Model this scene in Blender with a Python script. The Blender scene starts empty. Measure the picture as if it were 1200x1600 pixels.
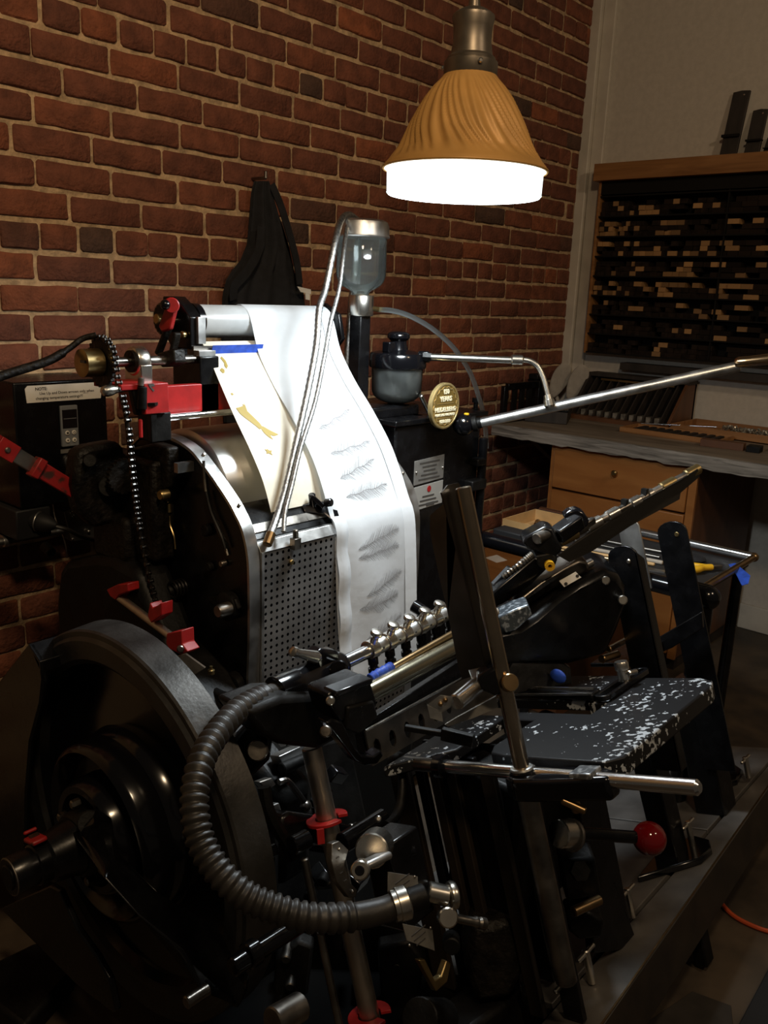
import bpy, bmesh, math, random
from mathutils import Vector, Matrix, Euler
R = random.Random(7)
sc = bpy.context.scene
# ---------------------------------------------------------------- camera
cd = bpy.data.cameras.new('camera'); cam = bpy.data.objects.new('camera', cd); sc.collection.objects.link(cam)
cd.sensor_fit = 'HORIZONTAL'; cd.sensor_width = 36.0; cd.lens = 40.057; cd.clip_start = 0.02
rt = Vector((0.66280448, -0.74783558, 0.037844)); dn = Vector((-0.16072866, -0.19145147, -0.96825236)); fw = Vector((0.73133886, 0.63567938, -0.2470935))
M = Matrix((rt, -dn, -fw)).transposed().to_4x4(); M.translation = Vector((0, 0, 1.415)); cam.matrix_world = M
sc.camera = cam
# ---------------------------------------------------------------- world, lamps, exposure
w = bpy.data.worlds.new('world'); sc.world = w; w.use_nodes = True
w.node_tree.nodes['Background'].inputs[0].default_value = (1.0, 0.82, 0.62, 1); w.node_tree.nodes['Background'].inputs[1].default_value = 0.032
sc.view_settings.view_transform = 'Standard'; sc.view_settings.look = 'None'; sc.view_settings.gamma = 1.0
sc.view_settings.use_curve_mapping = False; sc.view_settings.exposure = 0.0
def lamp(name, kind, loc, power, color, size=0.1, target=None, spread=None, shape='DISK'):
    l = bpy.data.lights.new(name, kind); o = bpy.data.objects.new(name, l); sc.collection.objects.link(o)
    l.energy = power; l.color = color; o.location = loc
    if kind == 'AREA':
        l.shape = shape; l.size = size
        if spread: l.spread = math.radians(spread)
        o.rotation_euler = (Vector(target) - Vector(loc)).to_track_quat('-Z', 'Y').to_euler()
    elif kind == 'SPOT':
        l.shadow_soft_size = size; l.spot_size = math.radians(spread); l.spot_blend = 0.6
        o.rotation_euler = (Vector(target) - Vector(loc)).to_track_quat('-Z', 'Y').to_euler()
    else: l.shadow_soft_size = size
    return o
LX, LY = 1.445, 1.08
lamp('pendant_bulb_light', 'AREA', (LX, LY, 1.598), 11.5, (0.86, 0.95, 1.0), 0.26, (LX, LY, 0), 175)
lamp('room_lamp_left', 'AREA', (0.1, -0.2, 3.0), 19, (1.0, 0.74, 0.46), 0.3, (1.2, 2.2, 1.7), 150)
lamp('room_lamp_right', 'AREA', (1.6, -1.2, 3.0), 10, (1.0, 0.76, 0.52), 0.25, (3.4, 1.0, 1.2), 150)
C = sc.collection
# ---------------------------------------------------------------- materials
def mat(name, col, metal=0.0, rough=0.5, var=0.0, vscale=12.0, bump=0.0, bscale=60.0, col2=None, spec=0.5, coat=0.0, rvar=0.0, detail=5.0, trans=0.0, lo=0.35, hi=0.65):
    m = bpy.data.materials.new(name); m.use_nodes = True; nt = m.node_tree; N = nt.nodes; b = N['Principled BSDF']
    b.inputs['Base Color'].default_value = (*col, 1); b.inputs['Metallic'].default_value = metal; b.inputs['Roughness'].default_value = rough
    b.inputs['Specular IOR Level'].default_value = spec; b.inputs['Coat Weight'].default_value = coat; b.inputs['Coat Roughness'].default_value = 0.08
    b.inputs['Transmission Weight'].default_value = trans
    tc = N.new('ShaderNodeTexCoord')
    if var or col2 or rvar:
        n = N.new('ShaderNodeTexNoise'); n.inputs['Scale'].default_value = vscale; n.inputs['Detail'].default_value = detail
        nt.links.new(tc.outputs['Object'], n.inputs['Vector'])
        r = N.new('ShaderNodeValToRGB'); r.color_ramp.elements[0].position = lo; r.color_ramp.elements[1].position = hi
        c2 = col2 if col2 else tuple(min(1, c * (1 + var)) for c in col); c1 = col if col2 else tuple(c * (1 - var) for c in col)
        r.color_ramp.elements[0].color = (*c1, 1); r.color_ramp.elements[1].color = (*c2, 1)
        nt.links.new(n.outputs['Fac'], r.inputs['Fac'])
        if var or col2: nt.links.new(r.outputs['Color'], b.inputs['Base Color'])
        if rvar:
            mr = N.new('ShaderNodeMapRange'); mr.inputs['From Min'].default_value = 0.3; mr.inputs['From Max'].default_value = 0.7
            mr.inputs['To Min'].default_value = max(0.02, rough - rvar); mr.inputs['To Max'].default_value = min(1, rough + rvar)
            nt.links.new(n.outputs['Fac'], mr.inputs['Value']); nt.links.new(mr.outputs['Result'], b.inputs['Roughness'])
    if bump:
        n2 = N.new('ShaderNodeTexNoise'); n2.inputs['Scale'].default_value = bscale; n2.inputs['Detail'].default_value = 6
        nt.links.new(tc.outputs['Object'], n2.inputs['Vector'])
        bp = N.new('ShaderNodeBump'); bp.inputs['Strength'].default_value = bump; bp.inputs['Distance'].default_value = 0.004
        nt.links.new(n2.outputs['Fac'], bp.inputs['Height']); nt.links.new(bp.outputs['Normal'], b.inputs['Normal'])
    return m
def wood(name, c1, c2, scale=(4, 40, 40), rough=0.5):
    m = bpy.data.materials.new(name); m.use_nodes = True; nt = m.node_tree; N = nt.nodes; b = N['Principled BSDF']; b.inputs['Roughness'].default_value = rough
    tc = N.new('ShaderNodeTexCoord'); mp = N.new('ShaderNodeMapping'); mp.inputs['Scale'].default_value = scale
    n = N.new('ShaderNodeTexNoise'); n.inputs['Scale'].default_value = 1.0; n.inputs['Detail'].default_value = 8; n.inputs['Distortion'].default_value = 0.8
    r = N.new('ShaderNodeValToRGB'); r.color_ramp.elements[0].position = 0.32; r.color_ramp.elements[1].position = 0.68
    r.color_ramp.elements[0].color = (*c1, 1); r.color_ramp.elements[1].color = (*c2, 1)
    nt.links.new(tc.outputs['Object'], mp.inputs[0]); nt.links.new(mp.outputs[0], n.inputs['Vector']); nt.links.new(n.outputs['Fac'], r.inputs['Fac']); nt.links.new(r.outputs['Color'], b.inputs['Base Color'])
    bp = N.new('ShaderNodeBump'); bp.inputs['Strength'].default_value = 0.15; bp.inputs['Distance'].default_value = 0.003
    nt.links.new(n.outputs['Fac'], bp.inputs['Height']); nt.links.new(bp.outputs['Normal'], b.inputs['Normal'])
    return m
def emis(name, col, s):
    m = bpy.data.materials.new(name); m.use_nodes = True; b = m.node_tree.nodes['Principled BSDF']
    b.inputs['Base Color'].default_value = (*col, 1); b.inputs['Emission Color'].default_value = (*col, 1); b.inputs['Emission Strength'].default_value = s; b.inputs['Roughness'].default_value = 0.3
    return m
def film(name, col, tr):   # thin sheet that lets part of the light through
    m = mat(name, col, 0, 0.42, 0.03, 30, 0.3, 34); nt = m.node_tree; N = nt.nodes; b = N['Principled BSDF']; o = N['Material Output']
    t = N.new('ShaderNodeBsdfTranslucent'); t.inputs[0].default_value = (*col, 1); mx = N.new('ShaderNodeMixShader'); mx.inputs[0].default_value = tr
    nt.links.new(b.outputs[0], mx.inputs[1]); nt.links.new(t.outputs[0], mx.inputs[2]); nt.links.new(mx.outputs[0], o.inputs[0]); return m
m_black = mat('black_enamel', (0.0035, 0.0035, 0.004), 0, 0.26, 0.35, 30, 0.04, 120, rvar=0.04, spec=0.4)
m_cast = mat('black_cast_iron', (0.004, 0.0037, 0.0034), 0, 0.5, 0.4, 18, 0.25, 90, rvar=0.1, spec=0.25)
m_oily = mat('oily_grime', (0.006, 0.0045, 0.003), 0, 0.5, 0.5, 40, 0.9, 90, rvar=0.15, spec=0.25)
m_gloss = mat('gloss_black', (0.0035, 0.0035, 0.0045), 0, 0.15)
m_steel = mat('brushed_steel', (0.56, 0.56, 0.55), 1, 0.38, 0.12, 25, 0.05, 120, rvar=0.08)
m_dsteel = mat('dark_steel', (0.23, 0.21, 0.185), 1, 0.36, 0.25, 20, 0.08, 90, rvar=0.12)
m_rim = mat('worn_rim_steel', (0.075, 0.072, 0.068), 0.8, 0.42, 0.25, 14, 0.1, 150, rvar=0.1)
m_chrome = mat('chrome', (0.74, 0.74, 0.74), 1, 0.19, rvar=0.04, vscale=8)
m_nickel = mat('nickel', (0.66, 0.63, 0.57), 1, 0.27, 0.1, 30)
m_brass = mat('dull_brass', (0.42, 0.31, 0.14), 1, 0.36, 0.2, 30)
m_gold = mat('gold_medal', (0.66, 0.50, 0.22), 0.8, 0.38, 0.12, 40)
m_letter = mat('pale_gold_relief', (0.85, 0.76, 0.52), 0.2, 0.5)
m_golddk = mat('gold_recess', (0.27, 0.17, 0.04), 0.6, 0.5, 0.15, 50)
m_bronze = mat('bronze', (0.36, 0.24, 0.12), 1, 0.30, 0.2, 25)
m_red = mat('red_paint', (0.34, 0.012, 0.012), 0, 0.42, 0.2, 30, 0.1, 60)
m_redw = mat('worn_red_paint', (0.30, 0.012, 0.012), 0, 0.45, col2=(0.05, 0.02, 0.014), vscale=22, lo=0.56, hi=0.62)
m_ball = mat('glossy_red_plastic', (0.16, 0.004, 0.006), 0, 0.10, coat=0.6)
m_yellow = mat('yellow_rubber', (0.72, 0.40, 0.015), 0, 0.45)
m_blue = mat('blue_tape', (0.02, 0.07, 0.42), 0, 0.55, 0.25, 60)
m_roller = mat('grey_roller', (0.42, 0.44, 0.45), 0, 0.32, 0.08, 20)
m_film = film('white_film', (0.80, 0.82, 0.84), 0.45)
m_paper = film('cream_paper', (0.82, 0.77, 0.64), 0.25)
m_goldink = mat('gold_foil_print', (0.27, 0.185, 0.004), 0, 0.6)
m_greyink = mat('grey_foil_print', (0.30, 0.30, 0.31), 0, 0.6)
m_hose = mat('ribbed_rubber', (0.020, 0.0175, 0.015), 0, 0.48, 0.3, 20, 0.2, 60)
m_rubber = mat('black_rubber', (0.012, 0.012, 0.013), 0, 0.6)
m_cloth = mat('black_cloth', (0.008, 0.008, 0.010), 0, 0.9, 0.3, 40, 0.3, 200)
m_white = mat('white_label', (0.80, 0.76, 0.68), 0, 0.6, 0.05, 20)
m_ink = mat('dark_print', (0.05, 0.045, 0.04), 0, 0.7)
m_grey = mat('grey_plastic', (0.20, 0.21, 0.22), 0, 0.5)
m_screen = mat('dark_display', (0.006, 0.006, 0.008), 0, 0.1)
m_plate = mat('etched_nameplate', (0.30, 0.29, 0.27), 0.6, 0.42, 0.15, 40)
m_wallw = mat('white_wall_paint', (0.52, 0.47, 0.40), 0, 0.75, 0.05, 40, 0.12, 260)
m_trimw = mat('white_trim_paint', (0.55, 0.50, 0.42), 0, 0.55, 0.1, 9)
m_tan = mat('tan_card', (0.50, 0.31, 0.13), 0, 0.65, 0.1, 20)
m_floor = mat('worn_concrete', (0.032, 0.024, 0.017), 0, 0.62, col2=(0.085, 0.060, 0.038), vscale=7.0, bump=0.25, bscale=30, detail=9, rvar=0.1)
m_hatch = mat('hatch_metal', (0.050, 0.043, 0.037), 0.3, 0.5, 0.3, 10)
m_oak = wood('oak_wood', (0.20, 0.085, 0.026), (0.34, 0.16, 0.055), (30, 3, 30))
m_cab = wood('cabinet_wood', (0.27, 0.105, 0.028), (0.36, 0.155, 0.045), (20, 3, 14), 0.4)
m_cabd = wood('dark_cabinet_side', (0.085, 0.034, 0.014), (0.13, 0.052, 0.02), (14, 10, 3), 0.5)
m_bench = wood('worn_bench_wood', (0.12, 0.092, 0.064), (0.23, 0.185, 0.135), (14, 2.2, 14), 0.6)
m_benchedge = wood('weathered_edge', (0.085, 0.078, 0.068), (0.33, 0.31, 0.28), (30, 5, 75), 0.65)
m_old = mat('chipped_grey_paint', (0.13, 0.12, 0.105), 0, 0.65, col2=(0.34, 0.33, 0.30), vscale=55, bump=0.6, bscale=40, lo=0.45, hi=0.68, detail=12)
m_dwood = wood('blackened_wood', (0.014, 0.011, 0.009), (0.035, 0.026, 0.02), (20, 20, 5), 0.6)
m_blk1 = mat('pale_wood_end', (0.30, 0.165, 0.065), 0, 0.6, 0.35, 24)
m_blk2 = mat('dark_wood_end', (0.014, 0.009, 0.006), 0, 0.7, 0.5, 30, spec=0.15)
m_case = mat('case_black', (0.006, 0.005, 0.004), 0, 0.7, spec=0.2)
m_mortar = mat('lime_mortar', (0.47, 0.32, 0.18), 0, 0.95, 0.32, 40, 1.0, 130, detail=10)
m_orange = mat('orange_cable', (0.50, 0.075, 0.02), 0, 0.5)
m_warmgrip = mat('chrome_warm_reflection', (0.50, 0.32, 0.17), 1, 0.22, 0.15, 18)  # chrome sleeve; its warm room reflection is put into the base colour
m_type = mat('metal_type', (0.36, 0.33, 0.27), 0.7, 0.4, 0.4, 60)
m_felt = mat('off_white_felt', (0.34, 0.30, 0.25), 0, 0.85, 0.1, 30)
m_board = mat('chipped_black_board', (0.010, 0.010, 0.011), 0, 0.40, col2=(0.40, 0.42, 0.44), vscale=38, detail=12, lo=0.585, hi=0.60)
m_lampmetal = mat('aged_pewter', (0.16, 0.135, 0.105), 0.8, 0.42, 0.25, 20)
m_bell = mat('amber_mercury_glass', (0.48, 0.26, 0.075), 0.15, 0.48, 0.12, 10, spec=0.35)
m_glow = emis('lit_diffuser', (0.90, 0.97, 1.0), 9.0)
m_glow2 = emis('lit_skirt_glass', (0.88, 0.98, 0.95), 2.2)
def glass(name, tint=(0.95, 0.98, 0.97), rough=0.03, milky=0.16):
    m = bpy.data.materials.new(name); m.use_nodes = True; nt = m.node_tree; N = nt.nodes; N.clear()
    o = N.new('ShaderNodeOutputMaterial'); mx = N.new('ShaderNodeMixShader'); t = N.new('ShaderNodeBsdfTransparent'); g = N.new('ShaderNodeBsdfGlossy'); f = N.new('ShaderNodeLayerWeight')
    d = N.new('ShaderNodeBsdfTranslucent'); m2 = N.new('ShaderNodeMixShader'); m2.inputs[0].default_value = milky; d.inputs[0].default_value = (0.75, 0.80, 0.80, 1)
    t.inputs[0].default_value = (*tint, 1); g.inputs[0].default_value = (1, 1, 1, 1); g.inputs['Roughness'].default_value = rough; f.inputs[0].default_value = 0.25
    nt.links.new(t.outputs[0], m2.inputs[1]); nt.links.new(d.outputs[0], m2.inputs[2])
    nt.links.new(f.outputs['Fresnel'], mx.inputs[0]); nt.links.new(m2.outputs[0], mx.inputs[1]); nt.links.new(g.outputs[0], mx.inputs[2]); nt.links.new(mx.outputs[0], o.inputs[0])
    return m
m_glass = glass('jar_glass', milky=0.24); m_tube = glass('clear_tubing', (0.86, 0.90, 0.92), 0.1, 0.6)
m_bowl = glass('clouded_bowl_glass', (0.80, 0.83, 0.83), 0.1, 0.45); m_chain = mat('oiled_chain', (0.09, 0.085, 0.08), 1, 0.3)
m_bed = mat('bed_plate_steel', (0.13, 0.12, 0.11), 0.35, 0.48, 0.25, 12); m_colm = mat('satin_column', (0.60, 0.53, 0.45), 1, 0.42, 0.1, 20)
def chippaint():
    m = mat('chipped_board_paint', (0.006, 0.006, 0.007), 0, 0.46, spec=0.3); nt = m.node_tree; N = nt.nodes; b = N['Principled BSDF']; tc = N.new('ShaderNodeTexCoord')
    a = N.new('ShaderNodeTexNoise'); a.inputs['Scale'].default_value = 95; a.inputs['Detail'].default_value = 4; c = N.new('ShaderNodeTexNoise'); c.inputs['Scale'].default_value = 9; c.inputs['Detail'].default_value = 3
    ad = N.new('ShaderNodeMath'); ad.operation = 'ADD'; r = N.new('ShaderNodeValToRGB'); r.color_ramp.elements[0].position = .5; r.color_ramp.elements[1].position = .51
    r.color_ramp.elements[0].color = (0.007, 0.007, 0.008, 1); r.color_ramp.elements[1].color = (0.40, 0.43, 0.46, 1); sb_ = N.new('ShaderNodeMath'); sb_.operation = 'MULTIPLY_ADD'; sb_.inputs[1].default_value = 1.0; sb_.inputs[2].default_value = -0.652
    for n in (a, c): nt.links.new(tc.outputs['Object'], n.inputs['Vector'])
    nt.links.new(a.outputs['Fac'], ad.inputs[0]); nt.links.new(c.outputs['Fac'], ad.inputs[1]); nt.links.new(ad.outputs[0], sb_.inputs[0]); nt.links.new(sb_.outputs[0], r.inputs['Fac']); nt.links.new(r.outputs['Color'], b.inputs['Base Color'])
    return m
m_board = chippaint(); m_braid = mat('steel_braid', (0.36, 0.36, 0.35), 1, 0.42, 0.35, 160, 0.3, 260); m_chan = mat('channel_brown', (0.020, 0.014, 0.009), 0, .5, .3, 14)
def drum_mat():   # lathe-polished steel: highlights stretch along the drum
    m = mat('polished_drum', (0.74, 0.73, 0.71), 1, 0.34); nt = m.node_tree; b = nt.nodes['Principled BSDF']; t = nt.nodes.new('ShaderNodeTangent'); t.direction_type = 'RADIAL'; t.axis = 'X'
    b.inputs['Anisotropic'].default_value = 0.85; b.inputs['Anisotropic Rotation'].default_value = 0.25; nt.links.new(t.outputs[0], b.inputs['Tangent']); return m
def brickmat():
    m = bpy.data.materials.new('fired_brick'); m.use_nodes = True; nt = m.node_tree; N = nt.nodes; b = N['Principled BSDF']; b.inputs['Roughness'].default_value = 0.88
    oi = N.new('ShaderNodeObjectInfo'); r = N.new('ShaderNodeValToRGB'); e = r.color_ramp.elements
    e[0].position = 0; e[0].color = (0.080, 0.040, 0.026, 1); e[1].position = 1; e[1].color = (0.27, 0.078, 0.030, 1)
    for p_, c_ in ((0.035, (0.085, 0.042, 0.027, 1)), (0.07, (0.145, 0.046, 0.025, 1)), (0.5, (0.17, 0.054, 0.028, 1)), (0.93, (0.20, 0.061, 0.028, 1))):
        x = e.new(p_); x.color = c_
    tc = N.new('ShaderNodeTexCoord'); n = N.new('ShaderNodeTexNoise'); n.inputs['Scale'].default_value = 22; n.inputs['Detail'].default_value = 8
    ge = N.new('ShaderNodeNewGeometry'); nt.links.new(ge.outputs['Position'], n.inputs['Vector'])
    n3 = N.new('ShaderNodeTexNoise'); n3.inputs['Scale'].default_value = 7; nt.links.new(ge.outputs['Position'], n3.inputs['Vector'])
    mr = N.new('ShaderNodeMapRange'); mr.inputs['From Min'].default_value = 0.3; mr.inputs['From Max'].default_value = 0.7; mr.inputs['To Min'].default_value = 0.68; mr.inputs['To Max'].default_value = 1.25
    nt.links.new(n.outputs['Fac'], mr.inputs['Value'])
    mx = N.new('ShaderNodeVectorMath'); mx.operation = 'SCALE'; nt.links.new(r.outputs['Color'], mx.inputs[0]); nt.links.new(mr.outputs['Result'], mx.inputs['Scale'])
    nt.links.new(oi.outputs['Random'], r.inputs['Fac']); nt.links.new(mx.outputs['Vector'], b.inputs['Base Color'])
    n2 = N.new('ShaderNodeTexNoise'); n2.inputs['Scale'].default_value = 90; n2.inputs['Detail'].default_value = 8; nt.links.new(ge.outputs['Position'], n2.inputs['Vector'])
    bp = N.new('ShaderNodeBump'); bp.inputs['Strength'].default_value = 1.0; bp.inputs['Distance'].default_value = 0.006
    nt.links.new(n2.outputs['Fac'], bp.inputs['Height']); nt.links.new(bp.outputs['Normal'], b.inputs['Normal'])
    return m
m_brick = brickmat()
# ---------------------------------------------------------------- geometry helpers
V = Vector
def perp(a):
    a = V(a).normalized(); t = V((0, 0, 1)) if abs(a.z) < 0.9 else V((1, 0, 0))
    u = a.cross(t).normalized(); return u, a.cross(u).normalized()
def catmull(pts, k=6):
    P_ = [V(p) for p in pts]; out = []
    for i in range(len(P_) - 1):
        p0 = P_[max(i - 1, 0)]; p1 = P_[i]; p2 = P_[i + 1]; p3 = P_[min(i + 2, len(P_) - 1)]
        for j in range(k):
            t = j / k
            out.append(0.5 * ((2 * p1) + (p2 - p0) * t + (2 * p0 - 5 * p1 + 4 * p2 - p3) * t * t + (3 * p1 - p0 - 3 * p2 + p3) * t ** 3))
    out.append(P_[-1]); return out
class MB:
    def __init__(s): s.v = []; s.f = []
    def add(s, vs, fs):
        o = len(s.v); s.v += [tuple(v) for v in vs]; s.f += [tuple(o + i for i in f) for f in fs]; return s
    def box(s, c, sz, rot=None):
        c = V(c); h = V(sz) / 2; vs = []
        for x in (-1, 1):
            for y in (-1, 1):
                for z in (-1, 1):
                    q = V((x * h.x, y * h.y, z * h.z))
                    if rot is not None: q = rot @ q
                    vs.append(c + q)
        return s.add(vs, [(0, 1, 3, 2), (4, 6, 7, 5), (0, 4, 5, 1), (2, 3, 7, 6), (0, 2, 6, 4), (1, 5, 7, 3)])
    def span(s, a, b):   # axis-aligned box from corner a to corner b
        a, b = V(a), V(b); return s.box((a + b) / 2, [abs(x) for x in (b - a)])
    def bar(s, p0, p1, w_, h_, up=(0, 0, 1)):
        p0, p1 = V(p0), V(p1); a = (p1 - p0).normalized(); u = a.cross(V(up)).normalized(); n = u.cross(a)
        vs = [p + u * (i * w_ / 2) + n * (j * h_ / 2) for p in (p0, p1) for i, j in ((-1, -1), (1, -1), (1, 1), (-1, 1))]
        return s.add(vs, [(3, 2, 1, 0), (4, 5, 6, 7), (0, 1, 5, 4), (1, 2, 6, 5), (2, 3, 7, 6), (3, 0, 4, 7)])
    def lathe(s, p0, ax, prof, n=20, caps=True, rf=None):
        p0 = V(p0); a = V(ax).normalized(); u, v_ = perp(a); vs = []; fs = []
        for i, (t, r) in enumerate(prof):
            for k in range(n):
                th = 2 * math.pi * k / n; rr = rf(th, i / (len(prof) - 1), r) if rf else r
                vs.append(p0 + a * t + (u * math.cos(th) + v_ * math.sin(th)) * rr)
        for i in range(len(prof) - 1):
            for k in range(n):
                k2 = (k + 1) % n; fs.append((i * n + k, i * n + k2, (i + 1) * n + k2, (i + 1) * n + k))
        if caps:
            fs.append(tuple(range(n))[::-1]); fs.append(tuple((len(prof) - 1) * n + k for k in range(n)))
        return s.add(vs, fs)
    def cyl(s, p0, p1, r, r2=None, n=18):
        d = V(p1) - V(p0); return s.lathe(p0, d, [(0, r), (d.length, r if r2 is None else r2)], n)
    def rod(s, p0, p1, r, c=0.002, n=18):   # cylinder with chamfered ends
        d = V(p1) - V(p0); L = d.length; c = min(c, r * 0.6, L * 0.3); return s.lathe(p0, d, [(0, r - c), (c, r), (L - c, r), (L, r - c)], n)
    def tube(s, pts, r, n=10, k=6, rfun=None):
        P_ = catmull(pts, k) if k else [V(p) for p in pts]; vs = []; fs = []
        t0 = (P_[1] - P_[0]).normalized(); u, _ = perp(t0)
        for i, p in enumerate(P_):
            t = (P_[min(i + 1, len(P_) - 1)] - P_[max(i - 1, 0)]).normalized()
            u = (u - t * u.dot(t)).normalized(); v_ = t.cross(u); rr = rfun(i / (len(P_) - 1), i) if rfun else r
            for j in range(n):
                th = 2 * math.pi * j / n; vs.append(p + (u * math.cos(th) + v_ * math.sin(th)) * rr)
        for i in range(len(P_) - 1):
            for j in range(n):
                j2 = (j + 1) % n; fs.append((i * n + j, i * n + j2, (i + 1) * n + j2, (i + 1) * n + j))
        fs.append(tuple(range(n))[::-1]); fs.append(tuple((len(P_) - 1) * n + j for j in range(n)))
        return s.add(vs, fs)
    def prism(s, pts, vec):
        P_ = [V(p) for p in pts]; n = len(P_); d = V(vec); vs = P_ + [p + d for p in P_]
        fs = [tuple(range(n))[::-1], tuple(range(n, 2 * n))] + [(i, (i + 1) % n, n + (i + 1) % n, n + i) for i in range(n)]
        return s.add(vs, fs)
    def sphere(s, c, r, n=16, m=10, sx=1, sy=1, sz=1):
        prof = []; c = V(c); vs = []; fs = []
        for i in range(m + 1):
            a = -math.pi / 2 + math.pi * i / m; a = max(-1.55, min(1.55, a))
            for k in range(n):
                th = 2 * math.pi * k / n; vs.append(c + V((math.cos(a) * math.cos(th) * r * sx, math.cos(a) * math.sin(th) * r * sy, math.sin(a) * r * sz)))
        for i in range(m):
            for k in range(n):
                k2 = (k + 1) % n; fs.append((i * n + k, i * n + k2, (i + 1) * n + k2, (i + 1) * n + k))
        fs.append(tuple(range(n))[::-1]); fs.append(tuple(m * n + k for k in range(n)))
        return s.add(vs, fs)
    def ring(s, c, ax, Rr, r, n=28, m=8):
        c = V(c); a = V(ax).normalized(); u, v_ = perp(a); vs = []; fs = []
        for i in range(n):
            th = 2 * math.pi * i / n; d = u * math.cos(th) + v_ * math.sin(th)
            for j in range(m):
                ph = 2 * math.pi * j / m; vs.append(c + d * (Rr + r * math.cos(ph)) + a * (r * math.sin(ph)))
        for i in range(n):
            for j in range(m):
                fs.append((i * m + j, ((i + 1) % n) * m + j, ((i + 1) % n) * m + (j + 1) % m, i * m + (j + 1) % m))
        return s.add(vs, fs)
    def disc_ring(s, p0, ax, t, r_out, r_in, n=32):   # flat washer / pipe
        return s.lathe(p0, ax, [(0, r_in), (0, r_out), (t, r_out), (t, r_in), (0, r_in)], n, caps=False)
    def gear(s, c, ax, r, t, teeth=20, depth=0.08):
        n = teeth * 4
        def rf(th, q, rr): return rr * (1 - depth * (int(th / (2 * math.pi) * n + 0.01) % 4 >= 2))
        return s.lathe(c, ax, [(0, r), (t, r)], n, rf=rf)
def wpos(o):
    p = V((0, 0, 0))
    while o is not None: p += o.location; o = o.parent
    return p
def link(name, mb, m, parent=None, bevel=0.0, sharp=38, origin=None, smooth=True):
    if parent is not None: org = wpos(parent)
    elif origin is not None: org = V(origin)
    else:
        n = len(mb.v); org = V((sum(v[0] for v in mb.v) / n, sum(v[1] for v in mb.v) / n, min(v[2] for v in mb.v)))
    me = bpy.data.meshes.new(name); me.from_pydata([tuple(V(v) - org) for v in mb.v], [], mb.f)
    bm = bmesh.new(); bm.from_mesh(me); bmesh.ops.recalc_face_normals(bm, faces=bm.faces); bm.to_mesh(me); bm.free()
    me.materials.append(m)
    if smooth:
        me.polygons.foreach_set('use_smooth', [True] * len(me.polygons)); me.set_sharp_from_angle(angle=math.radians(sharp))
    o = bpy.data.objects.new(name, me); C.objects.link(o)
    if parent is not None: o.parent = parent
    else: o.location = org
    if bevel:
        b = o.modifiers.new('bevel', 'BEVEL'); b.width = bevel; b.segments = 2; b.limit_method = 'ANGLE'; b.angle_limit = math.radians(40); b.harden_normals = False
    return o
def tag(o, label=None, cat=None, group=None, kind=None):
    if label: o['label'] = label
    if cat: o['category'] = cat
    if group: o['group'] = group
    if kind: o['kind'] = kind
    return o
def thing(name, loc, label, cat, group=None):
    o = bpy.data.objects.new(name, None); C.objects.link(o); o.location = loc; o.empty_display_size = 0.05
    return tag(o, label, cat, group)
ca, sa = math.cos(math.radians(19)), math.sin(math.radians(19))
def T(x, a, h): return V((x, ca * a + sa * h, -sa * a + ca * h))     # the tilted feed / delivery frame
E2 = V((0, ca, -sa)); E3 = V((0, sa, ca)); EX = V((1, 0, 0))
TROT = Matrix((EX, E2, E3)).transposed()
def text(name, body, size, loc, xdir, ydir, m, parent, ext=0.0003, align='LEFT', bold=0.0):
    cu = bpy.data.curves.new(name, 'FONT'); cu.body = body; cu.size = size; cu.extrude = ext; cu.align_x = align; cu.offset = bold; cu.resolution_u = 2
    o = bpy.data.objects.new(name, cu); C.objects.link(o); dg = bpy.context.evaluated_depsgraph_get(); dg.update()
    me = bpy.data.meshes.new_from_object(o.evaluated_get(dg)); bpy.data.objects.remove(o)
    x = V(xdir).normalized(); y = V(ydir).normalized(); z = x.cross(y); Mx = Matrix((x, y, z)).transposed().to_4x4(); Mx.translation = V(loc) - wpos(parent)
    me.transform(Mx); me.materials.clear(); me.materials.append(m)
    o = bpy.data.objects.new(name, me); C.objects.link(o); o.parent = parent; return o
# ================================================================ THE SETTING
fl = link('floor', MB().span((-1.2, -1.6, -0.08), (3.95, 2.35, 0.0)), m_floor); fl['kind'] = 'structure'
wb = link('wall_back', MB().span((3.8675, -1.6, 0), (3.97, 2.30, 3.05)), m_wallw); wb['kind'] = 'structure'
wl = link('wall_left', MB().span((-1.2, 2.1965, 0), (3.8675, 2.32, 3.05)), m_mortar); wl['kind'] = 'structure'
tr = link('trim_1', MB().span((3.822, 2.145, 0), (3.8675, 2.1965, 3.05)).span((3.846, 2.085, 0), (3.8675, 2.145, 3.05)), m_trimw, bevel=0.004); tr['kind'] = 'structure'
bb = link('baseboard_back', MB().span((3.848, -1.6, 0), (3.8675, 1.18, 0.115)), m_trimw, bevel=0.004); bb['kind'] = 'structure'
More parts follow.
